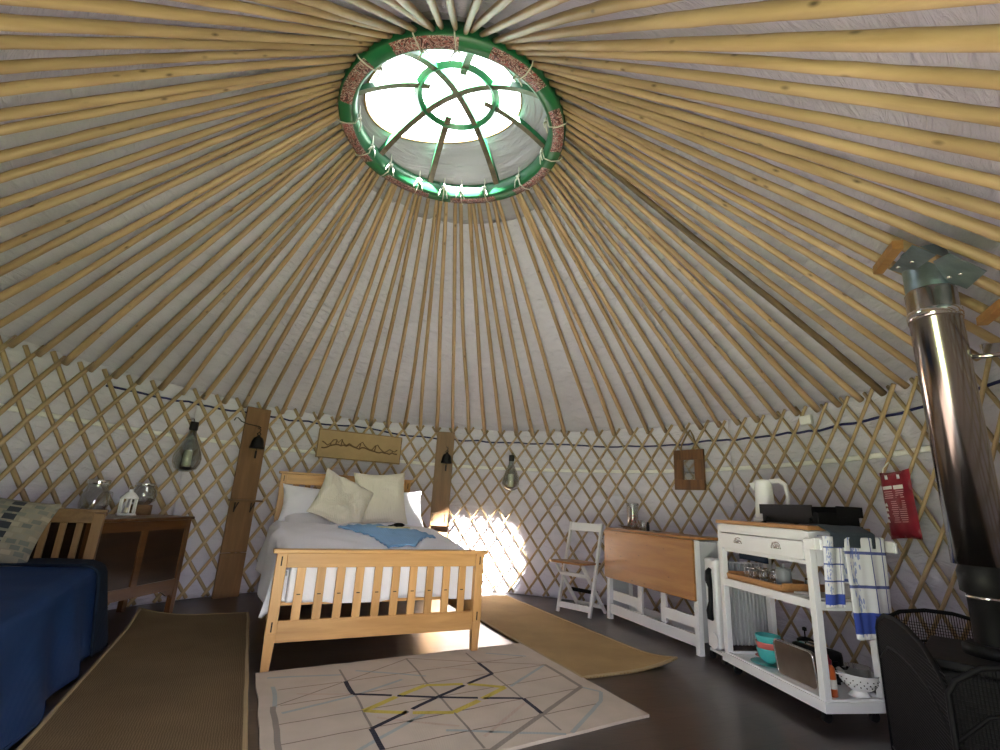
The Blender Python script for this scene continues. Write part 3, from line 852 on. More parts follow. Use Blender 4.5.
# duvet
DV = thing('duvet', 'rumpled white duvet spread over the bed and hanging down its sides', 'duvet', (-0.66, 3.51, 0), R_(26.2))
mb = MB()
def duvet(u, v):
    # u across: side drops at both ends, v along from the foot drop to the head
    HW = 0.65; dropL, dropR = 0.40, 0.26
    tot = dropL + 2 * HW + dropR
    s_ = u * tot - dropL - HW
    foot_drop = 0.22
    y = v * (1.95 + foot_drop) - foot_drop
    topz = 0.625 + 0.11 * min(1, max(0, y) / 1.0)
    nz = 0.030 * noise.noise(Vector((s_ * 2.2, y * 2.0, 0.3))) + 0.014 * noise.noise(Vector((s_ * 6 + y * 2, y * 5, 2.0)))
    puff = 0.02 * math.cos(min(1, abs(s_) / HW) * math.pi / 2)
    z = topz + nz + puff; x = s_
    if abs(s_) > HW:
        over = abs(s_) - HW; sg = 1 if s_ > 0 else -1
        k = min(1.0, over / 0.10)
        x = sg * (HW + 0.055 * math.sin(k * math.pi / 2) + 0.10 * max(0, over - .1) * (1.6 if sg < 0 else .3)
                  + 0.022 * noise.noise(Vector((y * 5, over * 2, 7 + sg))) * k + 0.018 * math.sin(y * 9 + over * 4) * k)
        z = topz + nz * (1 - k) - 0.05 * k - max(0, over - 0.08) * (0.98 + 0.12 * noise.noise(Vector((y * 2.5, sg, 0))))
    if y < 0.03:
        d = 0.03 - y
        k = min(1.0, d / 0.08)
        yy = 0.055 - 0.004 * math.sin(k * 1.57) + 0.010 * noise.noise(Vector((s_ * 7, d * 4, 0))) * k
        z -= d * (1.12 + 0.22 * noise.noise(Vector((s_ * 2.2, 0, 9)))); z = max(z, 0.345)
        y = yy
        if abs(x) > HW - 0.03: x = (HW - 0.03) * (1 if x > 0 else -1) + (x - (HW - 0.03) * (1 if x > 0 else -1)) * 0.25
    # keep clear of the posts at the foot corners
    if abs(s_) > HW and y < 0.16:
        y = 0.10 + y * 0.35
    return Vector((x, y, z))
mb.grid(duvet, 110, 110)
mb.build('quilt', 'duvet', DV, solid=0.02)

def bedpt(x, y, z): 
    a = R_(26.2); return Vector((-0.66 + x * math.cos(a) - y * math.sin(a), 3.51 + x * math.sin(a) + y * math.cos(a), z))
def pillow_thing(name, label, cat, x, y, z, size, rot, mat, seed, group=None, pinch=0.1, amp=0.014, dent=0.0):
    o = thing(name, label, cat, tuple(bedpt(x, y, z)), R_(26.2), group)
    mb = MB(); M = Euler(rot).to_matrix().to_4x4()
    mb.pillow(size, M, 22, pinch, amp, seed, dent)
    mb.build('cover', mat, o)
    return o
pillow_thing('pillow', 'plump white pillow propped at the left of the headboard', 'pillow', -0.36, 1.80, 0.90, (0.60, 0.42, 0.17), (R_(62), R_(3), R_(2)), 'pillow', 1)
pillow_thing('pillow', 'sunlit white pillow propped at the right of the headboard', 'pillow', 0.45, 1.78, 0.89, (0.64, 0.44, 0.20), (R_(64), R_(-3), R_(-2)), 'pillow', 5)
pillow_thing('pillow', 'white pillow lying flat beneath the left propped pillow', 'pillow', -0.32, 1.62, 0.77, (0.62, 0.42, 0.12), (R_(14), 0, 0), 'pillow', 8)
pillow_thing('cushion', 'crumpled cream cushion leaning at the middle of the bed head', 'cushion', -0.13, 1.48, 0.96, (0.54, 0.52, 0.17), (R_(60), R_(24), R_(4)), 'cream', 11, amp=0.035, dent=0.03)
pillow_thing('cushion', 'square cream waffle cushion standing upright, right of the crumpled one', 'cushion', 0.27, 1.66, 1.01, (0.54, 0.54, 0.13), (R_(74), R_(-4), R_(0)), 'cream', 15, amp=0.012)

# pale blue knitted throw with a small yellow cloth and black thing
TH = thing('knitted_throw', 'small pale blue knitted throw laid on the white duvet', 'throw', tuple(bedpt(0.16, 0.42, 0.0)), R_(26.2))
out = [(-0.40, 0.34), (-0.26, 0.36), (-0.05, 0.44), (0.16, 0.42), (0.30, 0.28), (0.36, 0.18), (0.22, 0.06), (0.12, -0.08), (0.04, -0.24), (-0.16, -0.24), (-0.17, -0.10), (-0.20, 0.06), (-0.28, 0.20)]
def duv_z(x, y):
    s_ = x; topz = 0.625 + 0.11 * min(1, max(0, y) / 1.0)
    nz = 0.030 * noise.noise(Vector((s_ * 2.2, y * 2.0, 0.3))) + 0.014 * noise.noise(Vector((s_ * 6 + y * 2, y * 5, 2.0)))
    return topz + nz + 0.02 * math.cos(min(1, abs(s_) / .63) * math.pi / 2)
mb = MB()
OX = 0.16
def throw(u, v):
    a = 2 * math.pi * u; n = len(out); t = u * n; i = int(t) % n; f = t - int(t)
    p = Vector(out[i]).lerp(Vector(out[(i + 1) % n]), f)
    c = Vector((-0.02, 0.14)); p = c.lerp(p, max(v, 0.01))
    p.y = p.y * 1.12 + (.18 if p.y > .2 else 0) * (p.y - .2) / .26
    z = duv_z(OX + p.x, 0.42 + p.y) + 0.024 + 0.006 * math.sin(u * 160) * (v > .9)
    return Vector((p.x, p.y, z))
mb.grid(throw, 104, 10, wrap=True)
mb.build('knit', 'blue_knit', TH, solid=0.012)
YC = thing('folded_cloth', 'pale yellow folded cloth lying on the blue knitted throw', 'cloth', tuple(bedpt(0.20, 0.80, duv_z(0.20, 0.80) + 0.040)), R_(40))
mb = MB(); mb.grid(lambda u, v: Vector(((u - .5) * .26, (v - .5) * .15 * (1 - .5 * abs(u - .5)), 0.006 * noise.noise(Vector((u * 4, v * 4, 0))))), 14, 8)
mb.build('cloth', 'yellow_cloth', YC, solid=0.008)
KB = thing('small_trinket', 'small black object on the pale yellow cloth on the bed', 'small black object', tuple(bedpt(0.25, 0.82, duv_z(0.25, 0.82) + 0.066)), R_(40))
mb = MB(); mb.pillow((0.11, 0.05, 0.035), Matrix(), 8, 0.2, 0.0); mb.tube([(-.05, 0, 0), (-.08, -.01, -.005), (-.11, -.015, -.004)], [0.008, .006, .003], 6)
mb.build('body', 'black', KB)

# ------------------------------------------------------------------ wall boards with bells
def bell_thing(az, r, z, s, label, side=0):
    o = thing('iron_bell', label, 'bell', tuple(wp(az, r, z)), yaw(az), 'cast iron bells on the wall boards')
    mb = MB()
    mb.lathe([(0.062 * s, -0.075 * s), (0.066 * s, -0.070 * s), (0.058 * s, -0.045 * s), (0.052 * s, -0.01 * s), (0.040 * s, 0.022 * s), (0.016 * s, 0.036 * s), (0.012 * s, 0.05 * s)], seg=24)
    mb.build('dome', 'iron', o)
    mb = MB()
    mb.tube([(0, 0, 0.045 * s), (0.018 * s, 0, 0.06 * s), (0, 0, 0.08 * s), (-0.018 * s, 0, 0.06 * s)], 0.005 * s, 6, closed=True)
    mb.tube([(0, 0, 0.078 * s), (0.012 * s, 0, 0.10 * s), (-.010 * s, 0.005, 0.118 * s), (0, 0.06, 0.12 * s)], 0.004 * s, 6)
    mb.build('hanger', 'iron', o)
    mb = MB(); mb.tube([(0, 0, -0.05 * s), (0, 0, -0.10 * s)], 0.003 * s, 6); mb.box((0, 0, -0.13 * s), (0.018 * s, 0.006, 0.07 * s), bev=0.002)
    mb.build('clapper', 'iron', o)
    return o
LB = thing('wall_board', 'tall brown wooden board on the lattice left of the bed', 'board', tuple(wp(-49.2, 2.915, 0)), yaw(-49.2))
mb = MB(); mb.box((0, 0, 0.205), (0.245, 0.022, 0.41), bev=0.002); mb.box((0, 0, 1.142), (0.245, 0.022, 1.454), bev=0.002); mb.build('plank', 'board', LB)
mb = MB(); mb.box((0, -0.065, 0.915), (0.29, 0.13, 0.018), bev=0.002); mb.build('shelf', 'board', LB)
for sx in (-0.08, 0.08):
    mb = MB(); mb.tube([(sx, -0.018, 0.80), (sx, -0.022, 0.895)], 0.006, 6); mb.tube([(sx, -0.02, 0.81), (sx, -0.05, 0.85), (sx, -0.10, 0.898)], 0.006, 6)
    mb.build('bracket', 'iron', LB)
mb = MB(); mb.tube([(-.24, -.03, 1.70), (-.235, -.04, 1.725), (-.21, -.04, 1.73), (-.17, -.035, 1.70), (-.10, -.02, 1.685), (0.02, -.03, 1.675), (0.03, -.05, 1.66)], 0.005, 6)
mb.build('wire_hook', 'iron', LB)
bell_thing(-48.9, 2.85, 1.525, 1.12, 'black iron bell on the board at the left of the bed', 0)
RB = thing('wall_board', 'brown wooden board on the lattice right of the bed, partly sunlit', 'board', tuple(wp(-5.9, 2.915, 0)), yaw(-5.9))
mb = MB(); mb.box((0, 0, 0.93), (0.22, 0.022, 1.86), bev=0.002); mb.build('plank', 'board', RB)
mb = MB(); mb.box((0.0, -0.050, 0.80), (0.20, 0.075, 0.15), bev=0.003); mb.build('shelf_box', 'board', RB)
mb = MB(); mb.tube([(0.06, -.09, .86), (0.06, -.10, .80), (0.06, -.09, .77)], 0.007, 6); mb.tube([(-0.085, -.09, .86), (-0.085, -.095, .78)], 0.006, 6); mb.build('catch', 'iron', RB)
bell_thing(-5.3, 2.85, 1.545, 1.05, 'black iron bell on the board at the right of the bed', 0)

# hessian picture
HP = thing('hessian_picture', 'long hessian picture with a brown stitched skyline above the bed', 'picture', tuple(wp(-26.2, 2.87, 1.585)), yaw(-26.2))
mb = MB(); mb.box((0, 0, 0), (0.98, 0.02, 0.33), (0, R_(0.5), 0), bev=0.003); mb.build('panel', 'hessian', HP)
mb = MB()
ys = [0.03, 0.01, -.02, .005, .06, .07, .03, .08, .02, .0, .03, .01, -.02, -.01, .04, .07, .02, -.01, -.03, -.03, .03, .05, .0, -.03, -.05, -.03, .0, -.02, -.03, -.0]
pts = [(-0.44 + i * 0.88 / 29, -0.011, z * 0.8) for i, z in enumerate(ys)]
mb.tube(pts, 0.006, 5)
base = [-0.05, -.05, -.04, -.02, -.01, 0, .0, -.01, .0, -.01, .01, 0, -.01, -.02, -.03, -.01, -.01, -.02, -.03, -.035, -.04, -.05, -.05, -.04, -.05, -.05, -.06, -.04, -.05, -.05]
mb.tube([(-0.44 + i * 0.88 / 29, -0.011, z) for i, z in enumerate(base)], 0.008, 5)
for i in (3, 5, 7, 14, 20, 27): mb.tube([(-0.44 + i * 0.88 / 29, -.011, base[i]), (-0.43 + i * 0.88 / 29, -.011, ys[i] * .8)], 0.006, 5)
mb.build('stitched_skyline', 'hessian_ink', HP)
mb = MB()
for z in (-.158, .158): mb.box((0, -0.011, z), (0.96, 0.006, 0.006))
for x in (-.483, .483): mb.box((x, -0.011, 0), (0.006, 0.006, 0.32))
mb.build('hem', 'hessian_ink', HP)

# hanging glass bottles with candles
def bottle_light(az, z, s, label):
    o = thing('hanging_lantern', label, 'candle lantern', tuple(wp(az, 2.80, z)), yaw(az), 'teardrop glass candle lanterns on the lattice')
    prof = [(0.004, 0), (0.05, 0.003), (0.085, 0.03), (0.105, 0.08), (0.108, 0.12), (0.098, 0.17), (0.075, 0.225), (0.05, 0.275), (0.034, 0.32), (0.028, 0.37), (0.029, 0.425), (0.033, 0.43)]
    mb = MB(); mb.lathe([(r * s, h * s) for r, h in prof], seg=32, cap=False); mb.build('glass_shell', 'smoke', o)
    mb = MB(); mb.lathe([(0.034, .045), (.036, .048), (.036, .195), (.030, .198), (.006, .192)], seg=20); mb.tube([(0, 0, .19), (.002, 0, .21)], .0015, 5); mb.build('candle', 'candle', o)
    mb = MB(); mb.lathe([(0.045, .012), (.048, .02), (.038, .045), (.03, .045)], seg=20); mb.build('candle_cup', 'smoke', o)
    mb = MB(); mb.lathe([(0.031 * s, .36 * s), (.033 * s, .362 * s), (.033 * s, .43 * s), (.031 * s, .432 * s)], seg=24, cap=False)
    mb.tube([(0, 0, .43 * s), (0, .02, .46 * s), (0, .12, .46 * s)], .003, 6)
    mb.build('neck_collar', 'iron', o)
    return o
bottle_light(-62.4, 1.15, 1.06, 'large teardrop glass lantern with ivory candle above the dark dresser')
bottle_light(11.1, 1.175, 0.98, 'teardrop glass candle lantern on the back lattice, right of the bed')

# mirror on a rope
MR = thing('hanging_mirror', 'small mirror in a rough dark wood frame hung from a rope loop', 'mirror', tuple(wp(53.2, 2.88, 1.45)), yaw(53.2))
for (c, sz) in (((0, 0, .150), (.33, .03, .10)), ((0, 0, -.150), (.33, .03, .10)), ((-.115, 0, 0), (.10, .028, .20)), ((.115, 0, 0), (.10, .028, .20))):
    mb = MB(); mb.box(c, sz, bev=.004); mb.build('frame_board', 'frame', MR)
mb = MB(); mb.box((0, 0.004, 0), (.135, .006, .205)); mb.build('glass', 'mirror', MR)
mb = MB(); mb.tube([(-.08, -.01, .19), (-.07, -.01, .25), (-.02, 0, .34), (.03, 0.0, .40), (.06, -.0, .34), (.09, -.01, .25), (.09, -.01, .19)], .008, 8); mb.build('rope_loop', 'jute', MR)

# little white junction box at the wall head
WBX = thing('junction_box', 'small white plastic box fixed at the top of the lattice', 'junction box', tuple(wp(77.0, 2.94, 1.81)), yaw(77.0))
mb = MB(); mb.box((0, 0, 0), (.11, .03, .075), bev=.006); mb.build('case', 'plastic', WBX)

# ------------------------------------------------------------------ folding chair
CH = thing('folding_chair', 'white folding chair with brown wooden seat against the lattice', 'chair', (0.70, 5.34, 0), R_(-43))
W_ = 0.40
def lean(z): return 0.235 * z / 0.87
for x in (0.012, W_ - 0.012):
    mb = MB(); mb.box((x, lean(.435), .435), (.024, .036, .90), (-math.atan2(.235, .87), 0, 0), bev=.003); mb.build('long_leg', 'white', CH)
mb = MB(); mb.box((W_ / 2, lean(.825), .825), (W_ - .02, .018, .085), (-math.atan2(.235, .87), 0, 0), bev=.004); mb.build('backrest', 'white', CH)
mb = MB(); mb.box((W_ / 2, lean(.07), .07), (W_ - .04, .018, .055), (-.26, 0, 0), bev=.003); mb.build('front_rail', 'white', CH)
sl = math.atan2(0.47, 0.44)
for x in (0.045, W_ - 0.045):
    mb = MB(); L = math.hypot(.47, .46); mb.box((x, 0.135, .235), (.022, .034, L - .02), (math.atan2(.44, .47), 0, 0), bev=.003); mb.build('short_leg', 'white', CH)
for (y, z) in ((0.32, 0.06), (0.00, 0.37), (0.20, 0.20)):
    mb = MB(); mb.box((W_ / 2, y, z), (W_ - .09, .016, .035), (.4, 0, 0), bev=.002); mb.build('cross_rail', 'white' if z != .2 else 'iron', CH)
mb = MB()
poly = [(0.02, .20), (W_ - .02, .20), (W_ + .005, -.12), (W_ - .02, -.19), (W_ - .07, -.215), (.07, -.215), (.02, -.19), (-.005, -.12)]
mb.prism(poly, .018, Matrix.Translation((0, 0.02, .487)) @ Matrix.Rotation(R_(-2), 4, 'X')); mb.build('seat', 'knotty', CH)

# ------------------------------------------------------------------ drop-leaf table
TB = thing('drop_leaf_table', 'white drop-leaf table with knotty pine leaf folded down', 'table', (1.16, 5.14, 0), math.atan2(-.938, .348))
LT = 1.237
mb = MB(); mb.box((LT / 2, .145, .835), (LT + .01, .29, .022), bev=.004); mb.build('table_top', 'knotty', TB)
mb = MB(); mb.box((LT / 2, -.012, .60), (LT, .02, .445), bev=.004); mb.build('front_leaf', 'knotty', TB)
mb = MB(); mb.box((LT / 2, .302, .60), (LT, .02, .445), bev=.004); mb.build('rear_leaf', 'knotty', TB)
for x in (.022, LT - .022):
    mb = MB(); mb.box((x, .03, .41), (.044, .044, .82), bev=.003); mb.box((x, .26, .41), (.044, .044, .82), bev=.003); mb.build('end_frame', 'white', TB)
    mb = MB(); mb.box((x, .145, .45), (.03, .19, .72)); mb.build('end_panel', 'grey_paint', TB)
for y in (.03, .26):
    mb = MB(); mb.box((LT / 2, y, .095), (LT - .088, .024, .085), bev=.002); mb.build('bottom_rail', 'white', TB)
    mb = MB(); mb.box((LT / 2, y, .78), (LT - .088, .02, .08), bev=.002); mb.build('apron', 'white', TB)
for x0, x1 in ((.05, .50), (.76, 1.19)):
    px = x1 - .03 if x0 < .3 else x0 + .03
    mb = MB(); mb.box((px, .055, .40), (.06, .022, .60), bev=.002); mb.box(((x0 + x1) / 2, .055, .215), (x1 - x0, .02, .085), bev=.002); mb.box(((x0 + x1) / 2, .055, .66), (x1 - x0, .02, .07), bev=.002)
    mb.build('gate_leg', 'white', TB)
def on_table(x, y, z=.846):
    a = math.atan2(-.938, .348); return (1.16 + x * math.cos(a) - y * math.sin(a), 5.14 + x * math.sin(a) + y * math.cos(a), z)
GD = thing('glass_dish', 'round clear glass dish on the left end of the pine table', 'dish', on_table(.27, .13))
mb = MB(); mb.lathe([(.07, 0), (.085, .004), (.14, .028), (.142, .032), (.135, .030), (.08, .010), (.01, .008)], seg=32); mb.build('dish', 'glass', GD)
HG = thing('hurricane_glass', 'tall clear glass cylinder with pink flowers standing in the glass dish', 'vase', on_table(.27, .13, .856))
mb = MB(); mb.lathe([(.045, 0), (.05, .004), (.052, .10), (.056, .20), (.062, .235), (.060, .235), (.053, .20), (.049, .10), (.046, .01), (.005, .008)], seg=32, cap=False); mb.build('glass', 'glass', HG)
mb = MB()
random.seed(3)
for i in range(9):
    a = random.uniform(0, 6.28); r = random.uniform(.005, .03); z = random.uniform(.03, .13)
    mb.pillow((.02, .02, .016), Matrix.Translation((r * math.cos(a), r * math.sin(a), z)), 5, 0, 0.0)
mb.build('petals', 'coral', HG)
JR = thing('glass_jar', 'small clear glass jar beside the tall glass cylinder on table', 'jar', on_table(.46, .10))
mb = MB(); mb.lathe([(.028, 0), (.03, .003), (.03, .07), (.024, .082), (.024, .09), (.022, .088), (.027, .068), (.027, .006), (.004, .005)], seg=24, cap=False); mb.build('glass', 'glass', JR)
BK = thing('pepper_pot', 'slim black pepper pot standing right of the glass jar on table', 'pepper pot', on_table(.54, .10))
mb = MB(); mb.lathe([(.014, 0), (.015, .003), (.014, .05), (.010, .062), (.012, .072), (.006, .08), (.001, .08)], seg=16); mb.build('body', 'black', BK)
SD = thing('small_saucer', 'low clear glass saucer at the right of the black pepper pot', 'saucer', on_table(.68, .10))
mb = MB(); mb.lathe([(.025, 0), (.03, .002), (.048, .014), (.046, .015), (.028, .006), (.003, .005)], seg=24); mb.build('dish', 'glass', SD)

# ------------------------------------------------------------------ oil radiator
ra = math.atan2(.153, .988)
RD = thing('oil_radiator', 'white oil-filled radiator on wheels behind the left end of trolley', 'radiator', (1.665, 3.89, 0), ra)
for i in range(13):
    x = .09 + i * .030
    mb = MB(); mb.box((x, 0, .40), (.012, .13, .56), bev=.005); mb.box((x, 0, .62), (.031, .05, .035), bev=.01); mb.box((x, 0, .17), (.031, .05, .035), bev=.01); mb.build('fin', 'grey_paint', RD)
mb = MB(); mb.box((.03, 0, .395), (.075, .14, .62), bev=.02); mb.build('control_head', 'plastic', RD)
mb = MB(); mb.tube([(-.014, -.02, .63), (-.03, -.02, .61), (-.032, -.02, .55), (-.020, -.02, .50), (-.022, -.02, .40), (-.034, -.02, .34), (-.03, -.02, .29), (-.012, -.02, .28)], [.014, .022, .026, .016, .016, .024, .022, .012], 10)
mb.build('handle', 'black', RD)
mb = MB(); mb.cyl((-.008, -.02, .14), (-.018, -.02, .14), .055, seg=24); mb.build('cable_reel', 'plastic', RD)
for x in (.03, .42):
    mb = MB(); mb.box((x, 0, .062), (.03, .17, .018), bev=.004)
    mb.build('foot', 'plastic', RD)
    for y in (-.07, .07):
        mb = MB(); mb.cyl((x - .012, y, .026), (x + .012, y, .026), .026, seg=18); mb.build('wheel', 'black', RD)
mb = MB(); mb.tube([(.25, 0, .62), (.25, 0, .66), (.46, 0, .66), (.46, 0, .60)], .01, 8); mb.build('grab_rail', 'plastic', RD)

# ------------------------------------------------------------------ trolley
TA = math.atan2(-.988, .153)
TO = Vector((1.64, 3.67, 0))
TL, TD = .855, .385
def on_tr(x, y, z):
    return (TO.x + x * math.cos(TA) - y * math.sin(TA), TO.y + x * math.sin(TA) + y * math.cos(TA), z)
TR = thing('kitchen_trolley', 'white wooden kitchen trolley on castors with drawer and two shelves', 'trolley', tuple(TO), TA)
for x in (.02, TL - .02):
    for y in (.02, TD - .02):
        mb = MB(); mb.box((x, y, .52), (.04, .04, .88), bev=.003); mb.build('leg', 'white', TR)
mb = MB(); mb.box((TL / 2 + .005, TD / 2, .978), (TL + .015, TD + .02, .024), bev=.003); mb.build('worktop', 'tray', TR)
mb = MB(); mb.box((TL / 2, .012, .935), (TL - .08, .02, .055)); mb.box((TL / 2, TD - .012, .87), (TL - .08, .02, .185)); mb.box((.012, TD / 2, .87), (.02, TD - .08, .185)); mb.box((TL - .012, TD / 2, .87), (.02, TD - .08, .185)); mb.box((TL / 2, .03, .79), (TL - .08, .03, .02))
mb.build('apron', 'white', TR)
DW = MB(); DW.box((TL / 2, .006, .852), (TL - .09, .022, .098), bev=.003); DW = DW.build('drawer', 'white', TR)
for x in (.24, .60):
    mb = MB()
    def cup(u, v):
        a = math.pi * u; b = math.pi / 2 * v
        return Vector((x + .034 * math.cos(a) * math.cos(b * .9), -.006 - .024 * math.sin(b), .845 + .026 * math.sin(a) * (1 if True else 0) * math.cos(b * .3)))
    mb.grid(cup, 12, 6); mb.tube([(x - .036, -.006, .844), (x - .03, -.006, .874), (x, -.006, .88), (x + .03, -.006, .874), (x + .036, -.006, .844)], .003, 5)
    mb.build('cup_handle', 'chrome', DW, solid=.003)
for z, nm in ((.575, 'shelf'), (.105, 'shelf')):
    mb = MB(); mb.box((TL / 2, TD / 2, z), (TL - .03, TD - .03, .016)); mb.box((TL / 2, .012, z), (TL - .08, .022, .045)); mb.box((TL / 2, TD - .012, z), (TL - .08, .022, .045)); mb.box((.012, TD / 2, z), (.022, TD - .08, .045)); mb.box((TL - .012, TD / 2, z), (.022, TD - .08, .045))
    if z < .2:
        mb.box((TL / 2, -.004, z - .012), (TL + .02, .016, .05)); mb.box((TL + .004, TD / 2, z - .012), (.016, TD, .05))
    mb.build(nm, 'white', TR)
for x in (.06, TL - .06):
    for y in (.05, TD - .05):
        mb = MB(); mb.cyl((x - .010, y, .027), (x + .010, y, .027), .026, seg=18); mb.cyl((x - .013, y, .027), (x + .013, y, .027), .008, seg=10)
        mb.box((x, y, .070), (.032, .03, .02)); mb.box((x - .014, y, .045), (.003, .02, .04)); mb.box((x + .014, y, .045), (.003, .02, .04))
        mb.build('castor', 'iron', TR)
for y in (-.02, TD + .05):
    mb = MB(); mb.box((TL + .055, y, .895), (.13, .018, .055), bev=.004); mb.build('towel_bracket', 'white', TR)
mb = MB(); mb.box((TL + .10, TD / 2, .90), (.018, TD + .12, .06), bev=.004); mb.build('towel_bar', 'white', TR)

# things on the trolley top
KT = thing('electric_kettle', 'white plastic electric kettle at the back left of the trolley top', 'kettle', on_tr(.175, .27, .991), TA + .5)
KT.scale = (1.08, 1.08, 1.14)
mb = MB(); mb.lathe([(.070, 0), (.075, .004), (.073, .022), (.066, .024)], seg=28); mb.build('power_base', 'plastic', KT)
mb = MB(); mb.lathe([(.058, .026), (.062, .03), (.058, .10), (.052, .20), (.052, .245), (.045, .255), (.01, .26)], seg=28); mb.prism([(-.045, .24), (-.09, .235), (-.055, .19)], .04, Matrix.Rotation(R_(90), 4, 'X')); mb.build('jug', 'plastic', KT)
mb = MB(); mb.tube([(.04, 0, .247), (.10, 0, .250), (.135, 0, .225), (.145, 0, .16), (.138, 0, .09), (.11, 0, .060), (.052, 0, .06)], [.013, .014, .013, .012, .012, .012, .012], 10, squash=(1, 1.2)); mb.build('handle', 'plastic', KT)
HB_ = thing('camping_hob', 'black rectangular hob with low black windshield on the trolley top', 'hob', on_tr(.625, .21, .991), TA)
mb = MB(); mb.box((0, 0, .04), (.46, .27, .07), bev=.005); mb.build('body', 'black', HB_)
mb = MB(); mb.box((0, .140, .085), (.50, .006, .06)); mb.box((-.245, 0, .085), (.006, .27, .06)); mb.box((.245, .06, .085), (.006, .17, .06)); mb.box((-.02, -.142, .085), (.44, .006, .06)); mb.build('windshield', 'black', HB_)
mb = MB()
for cx in (-.12, .12):
    mb.lathe([(.03, .055), (.045, .058), (.045, .066), (.02, .07), (.001, .07)], c=(cx, 0, 0), seg=20)
    for a in range(4): mb.box((cx + .05 * math.cos(a * 1.571), .05 * math.sin(a * 1.571), .076), (.07, .006, .008), (0, 0, a * 1.571))
mb.build('burner', 'iron', HB_)
for cx in (-.18, .18):
    mb = MB(); mb.cyl((cx, -.14, .03), (cx, -.158, .03), .013, seg=14); mb.build('knob', 'black', HB_)
for i in range(4):
    mb = MB(); mb.box((-.24 if i % 2 else .24, -.12 if i < 2 else .12, .003), (.02, .02, .006)); mb.build('rubber_foot', 'black', HB_)
SC = thing('slate_cloth', 'dark slate cloth draped over the right end of trolley top', 'cloth', on_tr(TL - .02, .18, 0), TA)
mb = MB()
def sc(u, v):
    y = (v - .5) * .27 - .02 * u; s_ = u * .235
    if s_ < .07: x, z = -.02 + s_, .997 + .002 * math.sin(v * 9)
    else: x, z = .052 + .006 * math.sin(v * 7), .995 - (s_ - .07) * 1.0
    if s_ >= .07:
        q = s_ - .07
        if q < .09: x, z = .05 + q, .997 - q * .38
        else: x, z = .142 + .003 * math.sin(v * 7), .963 - (q - .09) * 1.0
    return Vector((x + .003 * math.sin(v * 13), y, z))
mb.grid(sc, 20, 20); mb.build('drape', 'slate', SC, solid=.006)
TW = thing('tea_towel', 'white tea towel with blue checks hanging over the trolley rail', 'tea towel', on_tr(TL + .10, .23, 0), TA)
mb = MB()
def tw(u, v):
    # v runs from the long outer hem, over the bar, to the short inner hem
    y = (u - .5) * .235; L = v * .78
    fold = .008 * math.sin(u * 11 + v * 3) + .005 * math.sin(u * 23)
    y *= 1.0 + .10 * math.sin(v * 2.2)
    if L < .50: return Vector((.022 + fold * (1 - L / .6), y, .44 + L))
    if L < .54: a = (L - .50) / .04 * math.pi; return Vector((.022 * math.cos(a), y, .94 + .008 * math.sin(a)))
    return Vector((-.022 - fold * .5 - (L - .54) * .08, y * .95 + .05 * (L - .54), .94 - (L - .54)))
mb.grid(tw, 30, 70); mb.build('towelling', 'towel', TW, solid=.004)
TW2 = thing('tea_towel', 'second checked towel with blue hem hanging inside the first, nearer drawer', 'tea towel', on_tr(TL + .10, .045, 0), TA)
mb = MB()
mb.grid(lambda u, v: Vector(((.021 + .012 * math.sin(u * 6)) * (1 if v < .9 else math.cos((v - .9) * 31)), (u - .5) * .12 - (1 - v) * .03, .59 + v * .39 - max(0, v - .9) * .4)), 16, 40)
mb.build('towelling', 'towel', TW2, solid=.004)

# middle shelf
ZM = .584
TY = thing('serving_tray', 'long wooden tray with low rim on the middle trolley shelf', 'tray', on_tr(.30, .19, ZM), TA)
mb = MB(); mb.box((0, 0, .008), (.52, .30, .012)); mb.build('base', 'tray', TY)
mb = MB()
for (c, s_, r) in (((0, -.155, .026), (.54, .012, .05), (R_(12), 0, 0)), ((0, .155, .026), (.54, .012, .05), (R_(-12), 0, 0)), ((-.265, 0, .032), (.012, .31, .06), (0, R_(-12), 0)), ((.265, 0, .032), (.012, .31, .06), (0, R_(12), 0))):
    mb.box(c, s_, r, bev=.002)
mb.build('rim', 'tray', TY)
k = 0
for (x, y) in ((.13, .13), (.13, .22), (.20, .12), (.20, .21), (.27, .14), (.27, .23), (.33, .17)):
    w = ['front left', 'back left', 'front, second column', 'back, second column', 'front, third column', 'back, third column', 'rightmost'][k]; k += 1
    o = thing('drinking_glass', 'upturned short glass on the wooden tray, %s' % w, 'glass', on_tr(x, y, ZM + .0145), 0, 'glasses on the wooden tray')
    mb = MB(); mb.lathe([(.030, 0), (.031, .002), (.027, .085), (.024, .09), (.002, .09)], seg=18, cap=False); mb.build('bowl', 'glass', o)
    mb = MB(); mb.lathe([(.0265, .082), (.0275, .086), (.025, .092), (.002, .093)], seg=18); mb.build('thick_base', 'chrome', o)
MG = thing('lidded_canister', 'grey lidded canister at the right end of the wooden tray', 'canister', on_tr(.42, .17, ZM + .0145), 0)
mb = MB(); mb.lathe([(.042, 0), (.045, .003), (.045, .105), (.042, .108)], seg=24); mb.build('pot', 'grey_tin', MG)
mb = MB(); mb.lathe([(.046, .108), (.046, .118), (.012, .124), (.008, .134), (.012, .142), (.001, .146)], seg=24); mb.build('lid', 'grey_tin', MG)
MGH = thing('coffee_mug', 'small steel mug with side handle behind the grey canister', 'mug', on_tr(.51, .28, ZM + .0145), 0)
mb = MB(); mb.lathe([(.030, 0), (.033, .003), (.033, .075), (.030, .075), (.030, .006), (.002, .005)], seg=20, cap=False); mb.tube([(.032, 0, .06), (.055, 0, .055), (.055, 0, .025), (.032, 0, .02)], .004, 6); mb.build('cup', 'chrome', MGH)
